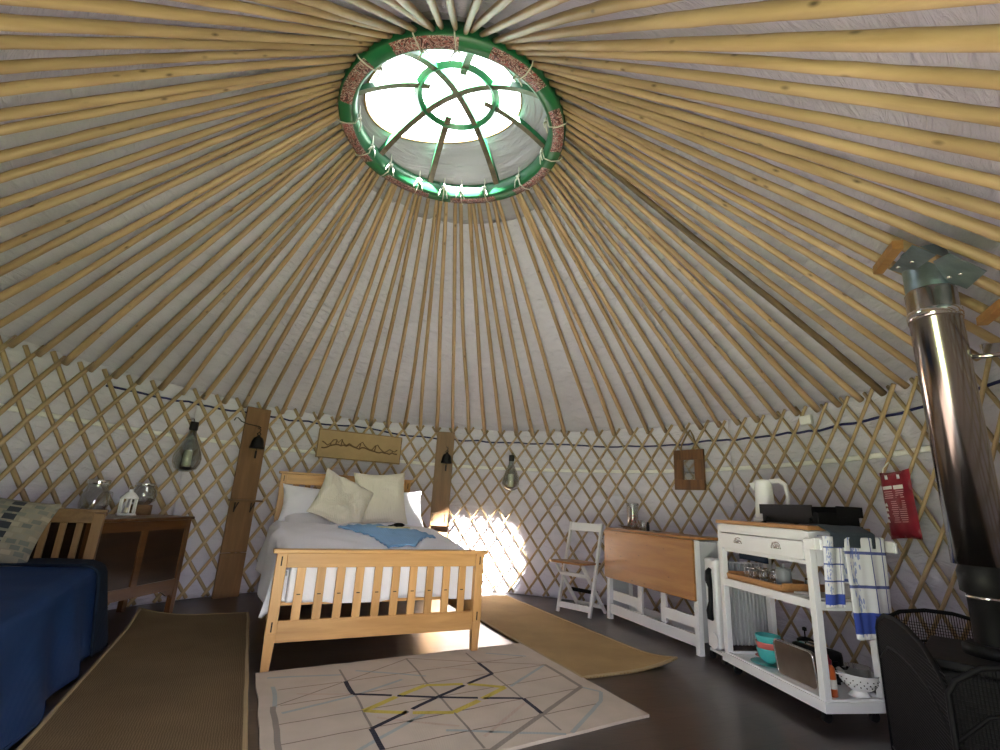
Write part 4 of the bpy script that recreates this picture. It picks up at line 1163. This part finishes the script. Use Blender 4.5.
for i, (x, y, w, d, r, lb) in enumerate(((.66, .17, .26, .24, .10, 'white flat chopping sheet on the right of the middle shelf, lower one'), (.70, .19, .22, .20, -.06, 'white flat chopping sheet on the right of the middle shelf, upper one'))):
    o = thing('chopping_board', lb, 'chopping board', on_tr(x, y, ZM + i * .012), TA + r)
    mb = MB(); mb.box((0, 0, .0055), (w, d, .010), bev=.003); mb.build('slab', 'paper', o)

# bottom shelf
ZB = .114
for i, (m_, lb) in enumerate((('turquoise', 'turquoise bowl at the bottom of the bowl stack on the trolley'), ('coral', 'coral pink bowl in the middle of the stack on the trolley'), ('turquoise', 'turquoise bowl on top of the stack on the trolley'))):
    o = thing('cereal_bowl', lb, 'bowl', on_tr(.25, .15, ZB + .014 + i * .036 + (0.002 if i == 2 else 0)), 0, 'stacked bowls on the bottom shelf')
    mb = MB(); mb.lathe([(.030, 0), (.034, .004), (.062, .030), (.074, .075), (.0745, .085), (.071, .085), (.068, .074), (.056, .034), (.030, .012), (.002, .011)], seg=36); mb.build('bowl', m_, o)
    o.rotation_euler = (0, 0, .3)
o = thing('dinner_plate', 'pale turquoise plate beneath the stacked bowls', 'plate', on_tr(.25, .15, ZB), 0)
mb = MB(); mb.lathe([(.05, 0), (.06, .002), (.11, .012), (.112, .013), (.105, .014), (.05, .006), (.001, .006)], seg=36); mb.build('plate', 'turquoise', o)
o = thing('side_plate', 'coral pink plate at the left of the turquoise bowl stack', 'plate', on_tr(.115, .24, ZB), 0)
mb = MB(); mb.lathe([(.03, 0), (.04, .002), (.075, .010), (.077, .012), (.072, .013), (.03, .006), (.001, .006)], seg=36); mb.build('plate', 'coral', o)
o = thing('baking_tin', 'brown steel tin with rounded rim standing on edge beside the bowls', 'baking tin', on_tr(.56, .09, ZB + .10), TA + .02)
mb = MB(); r_ = .03; w, h = .30, .19
poly = []
for cx, cy, a0 in ((w / 2 - r_, h / 2 - r_, 0), (-w / 2 + r_, h / 2 - r_, 90), (-w / 2 + r_, -h / 2 + r_, 180), (w / 2 - r_, -h / 2 + r_, 270)):
    for q in range(5): poly.append((cx + r_ * math.cos(R_(a0 + q * 22.5)), cy + r_ * math.sin(R_(a0 + q * 22.5))))
MX = Matrix.Rotation(R_(90 + 6), 4, 'X')
mb.prism(poly, .02, MX); mb.build('pan', 'brown_steel', o)
mb = MB(); mb.tube([MX @ Vector((x, y, .012)) for x, y in poly], .005, 6, closed=True); mb.build('rim', 'chrome', o)
o = thing('toaster', 'black and chrome toaster at the back behind the steel tin', 'toaster', on_tr(.50, .28, ZB), TA)
mb = MB(); mb.box((0, 0, .095), (.26, .14, .165), bev=.03); mb.build('body', 'black', o)
mb = MB(); mb.box((0, -.03, .1785), (.17, .022, .004)); mb.box((0, .03, .1785), (.17, .022, .004)); mb.build('slot', 'chrome', o)
mb = MB(); mb.box((.137, 0, .12), (.014, .035, .02), bev=.004); mb.build('lever', 'black', o)
for i in range(4):
    mb = MB(); mb.cyl((-.1 if i % 2 else .1, -.04 if i < 2 else .04, 0), (-.1 if i % 2 else .1, -.04 if i < 2 else .04, .014), .01, seg=10); mb.build('foot', 'black', o)
o = thing('coffee_press', 'black-topped coffee press at the back of the bottom shelf', 'coffee press', on_tr(.36, .33, ZB), 0)
mb = MB(); mb.lathe([(.042, 0), (.045, .003), (.045, .16), (.043, .16), (.043, .005), (.002, .004)], seg=24, cap=False); mb.build('beaker', 'glass', o)
mb = MB(); mb.lathe([(.047, .16), (.048, .175), (.03, .187), (.004, .19), (.004, .225), (.013, .228), (.013, .245), (.002, .25)], seg=24); mb.build('plunger', 'black', o)
o = thing('sauce_bottle', 'orange squeezy bottle beside the right front leg of trolley', 'bottle', on_tr(.765, .12, ZB), 0)
mb = MB(); mb.lathe([(.026, 0), (.029, .004), (.029, .11), (.025, .14), (.013, .155)], seg=24); mb.build('bottle', 'orange', o)
mb = MB(); mb.lathe([(.016, .155), (.016, .175), (.006, .182), (.003, .20), (.001, .20)], seg=16); mb.build('cap', 'red', o)
mb = MB(); mb.lathe([(.0295, .04), (.0295, .085)], seg=24, cap=False); mb.build('paper_band', 'paper', o)
o = thing('colander', 'white enamel colander on a foot at the right of bottom shelf', 'colander', on_tr(.775, .285, ZB), 0)
mb = MB(); mb.lathe([(.050, 0), (.054, .003), (.036, .026), (.036, .032), (.065, .045), (.088, .08), (.095, .115), (.099, .118), (.092, .116), (.084, .082), (.06, .05), (.002, .04)], seg=36); mb.build('bowl', 'enamel', o)
mb = MB()
for row, (rr, zz) in enumerate(((.0775, .062), (.0855, .076), (.0905, .092))):
    for q in range(18):
        a = 2 * math.pi * (q + row * .5) / 18
        mb.cyl((rr * math.cos(a), rr * math.sin(a), zz), ((rr + .004) * math.cos(a), (rr + .004) * math.sin(a), zz - .001), .0028, seg=6)
mb.build('drain_hole', 'black', o)
for s_ in (-1, 1):
    mb = MB(); mb.tube([(s_ * .09, -.03, .112), (s_ * .125, -.02, .112), (s_ * .125, .02, .112), (s_ * .09, .03, .112)], .004, 6); mb.build('loop_handle', 'enamel', o)
o = thing('steel_saucepan', 'small shiny steel saucepan sitting in the white colander', 'saucepan', on_tr(.775, .285, ZB + .082), 0)
mb = MB(); mb.lathe([(.055, 0), (.060, .004), (.062, .065), (.064, .066), (.059, .064), (.057, .008), (.002, .006)], seg=30); mb.build('pan', 'chrome', o)
mb = MB(); mb.tube([(-.06, 0, .05), (-.09, -.02, .055), (-.12, -.03, .075)], [.007, .008, .009], 8, squash=(1, .6)); mb.build('handle', 'black', o)
o = thing('power_cable', 'black cable hanging down behind the trolley towel', 'cable', on_tr(TL - .05, TD + .03, 0), TA)
mb = MB(); mb.tube([(0, 0, .55), (.01, 0, .50), (-.03, 0, .46), (.02, 0, .40), (.01, 0, .33), (.015, 0, .25), (-.02, 0.01, .20)], .006, 8); mb.build('flex', 'black', o)
o = thing('navy_cloth', 'dark navy cloth lying folded in the left gap under the drawer', 'cloth', on_tr(.20, .13, .70), TA)
mb = MB(); mb.grid(lambda u, v: Vector(((u - .5) * .30, .012 * math.sin(u * 5), (v - .5) * .05 + .055)), 12, 4); mb.build('fold', 'navy_dark', o, solid=.012)

# ------------------------------------------------------------------ fire blanket pouch
FB = thing('fire_blanket', 'red fire blanket pouch with pale printed panels hung on the lattice', 'fire blanket', tuple(wp(92.2, 2.90, 0)), yaw(92.2))
mb = MB()
def pouch(u, v): return None
w, h = .25, .42
M_ = Matrix.Translation((0, 0, 1.145)) @ Matrix.Rotation(R_(-3), 4, 'Y') @ Matrix.Rotation(R_(90), 4, 'X')
mb.pillow((w, h, .05), M_, 16, 0.04, .006, 4); mb.build('pouch', 'red', FB)
M2 = M_ @ Matrix.Translation((0, 0, .026))
def card(cx, cy, sx, sy, dz=0.0):
    mbx.prism([(cx - sx / 2, cy - sy / 2), (cx + sx / 2, cy - sy / 2), (cx + sx / 2, cy + sy / 2), (cx - sx / 2, cy + sy / 2)], .0015, M2 @ Matrix.Translation((0, 0, dz)))
mbx = MB()
card(-.045, .105, .075, .020); card(.045, .103, .078, .024)
mbx.build('heading_print', 'paper', FB)
mbx = MB()
for i in range(4):
    for j in range(2): card(-.045 + j * .09 + random.uniform(-.004, .004), .080 - i * .013, random.uniform(.055, .072), .005)
for i in range(11):
    card(-.012 + random.uniform(-.004, .004), .018 - i * .0125, random.uniform(.035, .055), .004); card(.052, .018 - i * .0125, random.uniform(.045, .06), .004)
mbx.build('text_print', 'pale_print', FB)
mbx = MB()
for (x, y) in ((-.078, -.03), (-.080, -.065), (-.083, -.10), (-.078, .0)):
    mbx.prism([(x - .014, y - .008), (x + .012, y - .010), (x + .004, y + .012), (x - .004, y + .010)], .0015, M2)
mbx.build('pictogram', 'paper', FB)
for x in (-.05, .05): mb = MB(); mb.tube([(x, -.028, 1.30), (x, -.03, 1.325), (x + .012, -.03, 1.325), (x + .012, -.028, 1.30)], .004, 6); mb.build('pull_tab', 'strap', FB)
mb = MB(); mb.tube([(-.115, 0, 1.32), (-.125, .02, 1.38), (-.10, .045, 1.42)], .004, 6)
mb.build('hanging_cord', 'strap', FB)

# ------------------------------------------------------------------ stove, flue
FX, FY = 1.89, 1.96
FL = thing('stove_flue', 'polished steel twin-wall flue pipe rising to the roof', 'flue pipe', (FX, FY, 0))
rf = .0895
mb = MB()
mb.lathe([(rf - .01, .885), (rf, .887), (rf, 1.88), (rf + .003, 1.885), (rf + .003, 1.895), (rf, 1.90), (rf, 2.02), (rf - .006, 2.03)], seg=48, cap=False); mb.build('pipe', 'steel', FL)
mb = MB()
for z in (1.912,): mb.lathe([(rf, z - .02), (rf + .005, z - .018), (rf + .006, z), (rf + .005, z + .018), (rf, z + .02)], seg=48, cap=False)
mb.build('locking_band', 'chrome', FL)
mb = MB(); mb.lathe([(rf - .006, 2.0), (rf - .006, 2.20), (rf - .010, 2.22)], seg=48, cap=False); mb.build('upper_pipe', 'galv', FL)
mb = MB(); mb.lathe([(rf - .028, .58), (rf - .028, .78), (rf - .012, .79), (rf - .010, .86), (rf - .02, .885)], seg=40, cap=False)
mb.build('black_collar', 'iron', FL)
mb = MB(); mb.lathe([(rf - .028, .765), (rf - .024, .768), (rf - .024, .775), (rf - .028, .778)], seg=40, cap=False); mb.build('thin_band', 'chrome', FL)
mb = MB(); mb.tube([(rf - .02, -.02, 1.72), (.19, -.10, 1.72), (.30, -.12, 1.72)], .010, 8); mb.box((.16, -.06, 1.75), (.07, .02, .05), (0, 0, -.4), bev=.004); mb.box((.24, -.11, 1.72), (.12, .03, .03), (0, 0, -.1)); mb.build('stay_bracket', 'chrome', FL)
# roof bracket: galvanised plates lying against the poles, wood cross blocks
FBK = thing('flue_bracket', 'galvanised steel roof bracket clamping the flue between the poles', 'bracket', (FX, FY, 2.12))
def plate(pts, n=(0, 0, 1), t=.006):
    mb = MB(); P = [Vector(p) - Vector((FX, FY, 2.12)) for p in pts]
    nn = (P[1] - P[0]).cross(P[2] - P[0]).normalized() * t
    a = [mb.bm.verts.new(p) for p in P]; b = [mb.bm.verts.new(p + nn) for p in P]
    mb.bm.faces.new(a[::-1]); mb.bm.faces.new(b)
    for i in range(len(P)):
        j = (i + 1) % len(P); mb.bm.faces.new((a[i], a[j], b[j], b[i]))
    return mb, P
REAR = [(1.792, 2.037, 2.17), (1.692, 1.798, 2.152), (1.754, 1.762, 2.093), (1.835, 1.991, 2.123)]
FRONT = [(1.787, 1.814, 2.092), (1.756, 1.715, 2.072), (1.864, 1.688, 1.986), (1.944, 1.85, 1.994), (1.892, 1.879, 2.043)]
mb, P = plate(REAR); rp_ = mb.build('rear_plate', 'galv', FBK)
mb, P2 = plate(FRONT); mb.build('front_plate', 'galv', FBK)
cF = sum(P2, Vector()) / len(P2); cR = sum(P, Vector()) / len(P)
for c in (cR + Vector((-.03, .03, -.008)), cR + Vector((-.01, -.02, -.008)), cF + Vector((-.01, .02, -.012)), cF + Vector((.01, -.01, -.012)), cF + Vector((.04, -.03, -.012))): mb = MB(); mb.lathe([(.001, -.008), (.009, -.006), (.010, 0), (.001, .004)], c=c, seg=10); mb.build('bolt', 'chrome', FBK)
o = tag(MB().tube([(1.83, 2.145, 2.225), (1.715, 1.885, 2.21)], .028, 4).build('cross_block', 'tray'), 'short brown wooden block across the poles left of the flue', 'wood block')
o = tag(MB().tube([(2.17, 2.03, 1.93), (2.07, 1.83, 1.93)], .026, 4).build('cross_block', 'tray'), 'short brown wooden block across the poles right of the flue', 'wood block')

ST = thing('wood_stove', 'black cast iron wood stove beneath the steel flue', 'stove', (FX, FY, 0), R_(45))
mb = MB(); mb.box((0, 0, .34), (.46, .38, .40), bev=.02); mb.build('firebox', 'iron', ST)
mb = MB(); mb.box((0, 0, .555), (.50, .42, .03), bev=.008); mb.lathe([(.10, .57), (.10, .60), (.085, .61)], seg=28); mb.build('top_plate', 'iron', ST)
mb = MB(); mb.box((0, -.2, .34), (.32, .02, .28), bev=.006); d = mb.build('door', 'iron', ST)
mb = MB(); mb.tube([(.12, -.215, .36), (.13, -.25, .36), (.13, -.25, .30)], .008, 8); mb.build('handle', 'chrome', d)
for i in range(4):
    mb = MB(); mb.box((-.19 if i % 2 else .19, -.15 if i < 2 else .15, .08), (.04, .04, .16), taper=.7); mb.build('leg', 'iron', ST)
o = thing('stove_hearth', 'dark slate hearth slab under the wood stove', 'hearth', (FX, FY, 0), R_(45))
# fire guard: folding wire panels with arched tops around the stove
GP = [Vector((2.30, 2.30)), Vector((1.91, 2.58)), Vector((1.42, 1.66)), Vector((1.78, 1.42))]
GR = thing('fire_guard', 'black folding wire fire guard standing around the stove', 'fire guard', (1.42, 1.66, 0))
for i, (a, b) in enumerate(zip(GP, GP[1:])):
    a3 = Vector((a.x - 1.42, a.y - 1.66, 0)); b3 = Vector((b.x - 1.42, b.y - 1.66, 0)); d = b3 - a3; L = d.length
    mb = MB()
    def top(t):
        q = 2 * t - 1
        return .64 - .06 * q * q - .05 * q ** 8
    fr = [a3 + Vector((0, 0, .01))] + [a3 + d * t + Vector((0, 0, top(t))) for t in (0.0, .05, .2, .4, .6, .8, .95, 1.0)] + [b3 + Vector((0, 0, .01))]
    mb.tube(fr, .009, 8); mb.tube([a3 + Vector((0, 0, .03)), b3 + Vector((0, 0, .03))], .006, 8)
    mid = [a3 + d * t + Vector((0, 0, top(t) - .13)) for t in (0, .2, .4, .6, .8, 1)]
    mb.tube(mid, .006, 8)
    p = mb.build('panel_frame', 'mesh', GR)
    mb = MB(); n = int(L / .009)
    for q in range(1, n):
        t = q / n; c = a3 + d * t
        mb.tube([c + Vector((0, 0, .03)), c + Vector((0, 0, top(t)))], .0016, 4)
    for q in range(1, 46):
        z = .03 + q * .0122
        mb.tube([a3 + Vector((0, 0, z)), b3 + Vector((0, 0, z))], .0016, 4)
    w_ = mb.build('wire_mesh', 'mesh', p)
mb = MB(); mb.box((0, 0, .006), (.62, .56, .012)); mb.build('slab', 'slate', o)

# ------------------------------------------------------------------ dresser at left
DR = thing('panelled_dresser', 'dark oak panelled dresser against the left lattice', 'dresser', (-2.57, 4.36, 0), R_(-96))
# local x runs from the visible far end towards the camera, local y points away from the room (to the wall) negative -> use -y as depth
DLn, DD = .94, .46
mb = MB(); mb.box((DLn / 2, -DD / 2, .765), (DLn + .03, DD + .03, .022), bev=.004); mb.build('top', 'walnut', DR)
mb = MB(); mb.box((DLn / 2, -DD / 2, .49), (DLn - .03, DD - .03, .53)); mb.build('carcass', 'walnut_panel', DR)
for x in (.0225, DLn - .0225):
    for y in (-.0225, -DD + .0225):
        mb = MB(); mb.box((x, y, .377), (.045, .045, .754), bev=.003); mb.build('leg', 'walnut_v', DR)
mb = MB(); mb.box((DLn / 2, -.012, .715), (DLn - .09, .02, .07)); mb.box((DLn / 2, -.012, .245), (DLn - .09, .02, .08)); mb.box((DLn / 2, -.012, .48), (.055, .02, .40)); mb.build('front_frame', 'walnut', DR)
mb = MB(); mb.box((.012, -DD / 2, .715), (.02, DD - .09, .07)); mb.box((.012, -DD / 2, .245), (.02, DD - .09, .08)); mb.build('end_frame', 'walnut', DR)
mb = MB()
for sx, ox in ((1, .045), (-1, DLn - .045)):
    mb.prism([(ox, 0), (ox, -.07), (ox + sx * .03, -.035), (ox + sx * .06, -.045), (ox + sx * .10, -.018), (ox + sx * .14, 0)], .018, Matrix.Translation((0, -.014, .205)) @ Matrix.Rotation(R_(90), 4, 'X'))
mb.build('corner_bracket', 'walnut', DR)
def on_dr(x, y, z=.7765):
    a = R_(-96); return (-2.57 + x * math.cos(a) - y * math.sin(a), 4.36 + x * math.sin(a) + y * math.cos(a), z)
JUG = o = thing('glass_jug', 'glass jug with wide lip on the dresser behind the daybed end', 'jug', on_dr(.62, -.345, .80))
mb = MB(); mb.lathe([(.07, 0), (.085, .006), (.092, .05), (.088, .10), (.070, .135), (.062, .155), (.068, .19), (.072, .195), (.064, .19), (.058, .155), (.066, .135), (.084, .10), (.088, .05), (.08, .012), (.002, .008)], seg=32); mb.build('body', 'glass', o)
mb = MB(); mb.tube([(.085, .0, .03), (.125, 0, .07), (.12, 0, .12), (.075, 0, .13)], .008, 8); mb.build('handle', 'glass', o)
mb = MB(); mb.lathe([(.0735, .172), (.0745, .175), (.0745, .196), (.0735, .198)], seg=32, cap=False); mb.build('metal_lip', 'chrome', o)
JUG.scale = (.98, .98, 1.2)
o = thing('wooden_stand', 'round dark wooden stand under the glass jug', 'stand', on_dr(.62, -.345))
mb = MB(); mb.lathe([(.098, 0), (.10, .003), (.10, .02), (.096, .0225)], seg=36); mb.build('disc', 'driftlog', o)
o = thing('white_lantern', 'small white metal lantern with windows on the dresser', 'lantern', on_dr(.37, -.29), R_(20))
mb = MB(); mb.lathe([(.068, 0), (.07, .003), (.068, .014), (.058, .018)], seg=6); mb.build('base', 'enamel', o)
for q in range(6):
    a = math.pi / 3 * q; mb = MB(); mb.box((.055 * math.cos(a), .055 * math.sin(a), .072), (.010, .010, .11), (0, 0, a)); mb.build('post', 'enamel', o)
mb = MB(); mb.lathe([(.062, .126), (.066, .13), (.062, .14), (.030, .175), (.018, .18), (.018, .195), (.010, .20)], seg=6); mb.build('roof', 'enamel', o)
mb = MB(); mb.tube([(.02 * math.cos(t * .628), 0, .212 + .016 * math.sin(t * .628)) for t in range(10)], .002, 5, closed=True); mb.build('ring', 'enamel', o)
mb = MB(); mb.lathe([(.02, .018), (.02, .058), (.002, .06)], seg=14); mb.build('candle', 'candle', o)
o = thing('wood_block', 'rough brown wooden block under the round glass vase', 'wood block', on_dr(.19, -.33), R_(10))
mb = MB(); mb.lathe([(.078, 0), (.08, .003), (.078, .078), (.075, .08)], seg=24); mb.build('block', 'driftlog', o)
o = thing('round_vase', 'round clear glass fishbowl vase standing on a brown wood block', 'vase', on_dr(.19, -.33, .857))
mb = MB(); mb.lathe([(.035, 0), (.05, .003), (.08, .03), (.09, .07), (.082, .105), (.062, .130), (.060, .150), (.066, .155), (.057, .152), (.059, .13), (.078, .105), (.086, .07), (.077, .032), (.045, .008), (.002, .006)], seg=36); mb.build('bowl', 'glass', o)
mb = MB(); mb.lathe([(.0655, .14), (.068, .142), (.068, .158), (.0655, .16)], seg=36, cap=False); mb.build('metal_lip', 'chrome', o)

o.scale = (1.05, 1.05, 1.1)
# ------------------------------------------------------------------ daybed at left
DBA = math.atan2(-1.21, .63)          # long side towards the doorway
DBX, DBY = -2.555, 3.36
DB = thing('daybed', 'wooden daybed with slatted end at the left edge of the room', 'daybed', (DBX, DBY, 0), DBA)
# local +x towards the camera side, local -y towards the left wall
EW = .76
for y in (-.03, -EW + .03):
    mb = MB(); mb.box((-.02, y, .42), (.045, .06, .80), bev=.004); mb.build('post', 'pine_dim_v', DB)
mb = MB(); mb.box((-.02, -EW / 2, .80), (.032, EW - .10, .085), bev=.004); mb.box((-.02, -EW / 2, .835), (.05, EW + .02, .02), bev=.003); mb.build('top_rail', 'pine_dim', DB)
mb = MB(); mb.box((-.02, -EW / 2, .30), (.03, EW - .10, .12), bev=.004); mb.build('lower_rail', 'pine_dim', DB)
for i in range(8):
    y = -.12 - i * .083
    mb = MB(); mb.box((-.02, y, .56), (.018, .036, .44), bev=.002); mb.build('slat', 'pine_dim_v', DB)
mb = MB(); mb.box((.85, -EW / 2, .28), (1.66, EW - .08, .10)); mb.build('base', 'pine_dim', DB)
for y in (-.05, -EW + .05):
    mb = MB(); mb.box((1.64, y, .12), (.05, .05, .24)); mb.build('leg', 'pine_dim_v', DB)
mb = MB(); mb.box((.86, -EW / 2, .415), (1.68, EW - .06, .15), bev=.03); mb.build('mattress', 'navy_dark', DB)
CV = thing('blue_cover', 'royal blue cover draped over the daybed and falling to the floor', 'bed cover', (DBX, DBY, 0), DBA)
mb = MB()
def cov(u, v):
    x = .02 + u * 1.72; top = .74; s_ = v * 1.24
    zt = .515 + .012 * noise.noise(Vector((x * 3, s_ * 3, 0)))
    if s_ < top - .03: return Vector((x, -top + s_ + .03, zt))
    d = s_ - (top - .03)
    k = min(1, d / .06)
    y = .0 + .055 * math.sin(k * 1.57) + (.022 * math.sin(x * 11 + d * 2) + .02 * noise.noise(Vector((x * 4, d * 2, 5)))) * min(1, d * 2.2) + d * .16
    z = zt - .03 * k - max(0, d - .03) * .97
    return Vector((x, y, max(z, .034 + .004 * math.sin(x * 20))))
mb.grid(cov, 90, 70); mb.build('throw', 'navy', CV, solid=.012)
CV2 = thing('dark_blanket', 'midnight blue folded blanket across the far end of the blue cover', 'blanket', (DBX, DBY, 0), DBA)
mb = MB()
def cov2(u, v):
    p = cov(0.0 + u * .13, v)
    q = v * 1.24
    if q < .71: p.z += .018
    else: p.y += .020; p.z += .012 * max(0, 1 - (q - .71) / .06)
    return p
mb.grid(cov2, 16, 70); mb.build('blanket', 'navy_dark', CV2, solid=.014)
o = thing('tapestry_cushion', 'cream and grey tapestry cushion with a dark stripe against daybed end', 'cushion', (DBX, DBY, 0), DBA)
mb = MB(); mb.pillow((.50, .42, .15), Matrix.Translation((.14, -.49, .715)) @ Matrix.Rotation(R_(-8), 4, 'X') @ Matrix.Rotation(R_(90), 4, 'Z') @ Matrix.Rotation(R_(66), 4, 'X'), 20, .08, .012, 3)
mb.build('cover', 'tapestry', o)
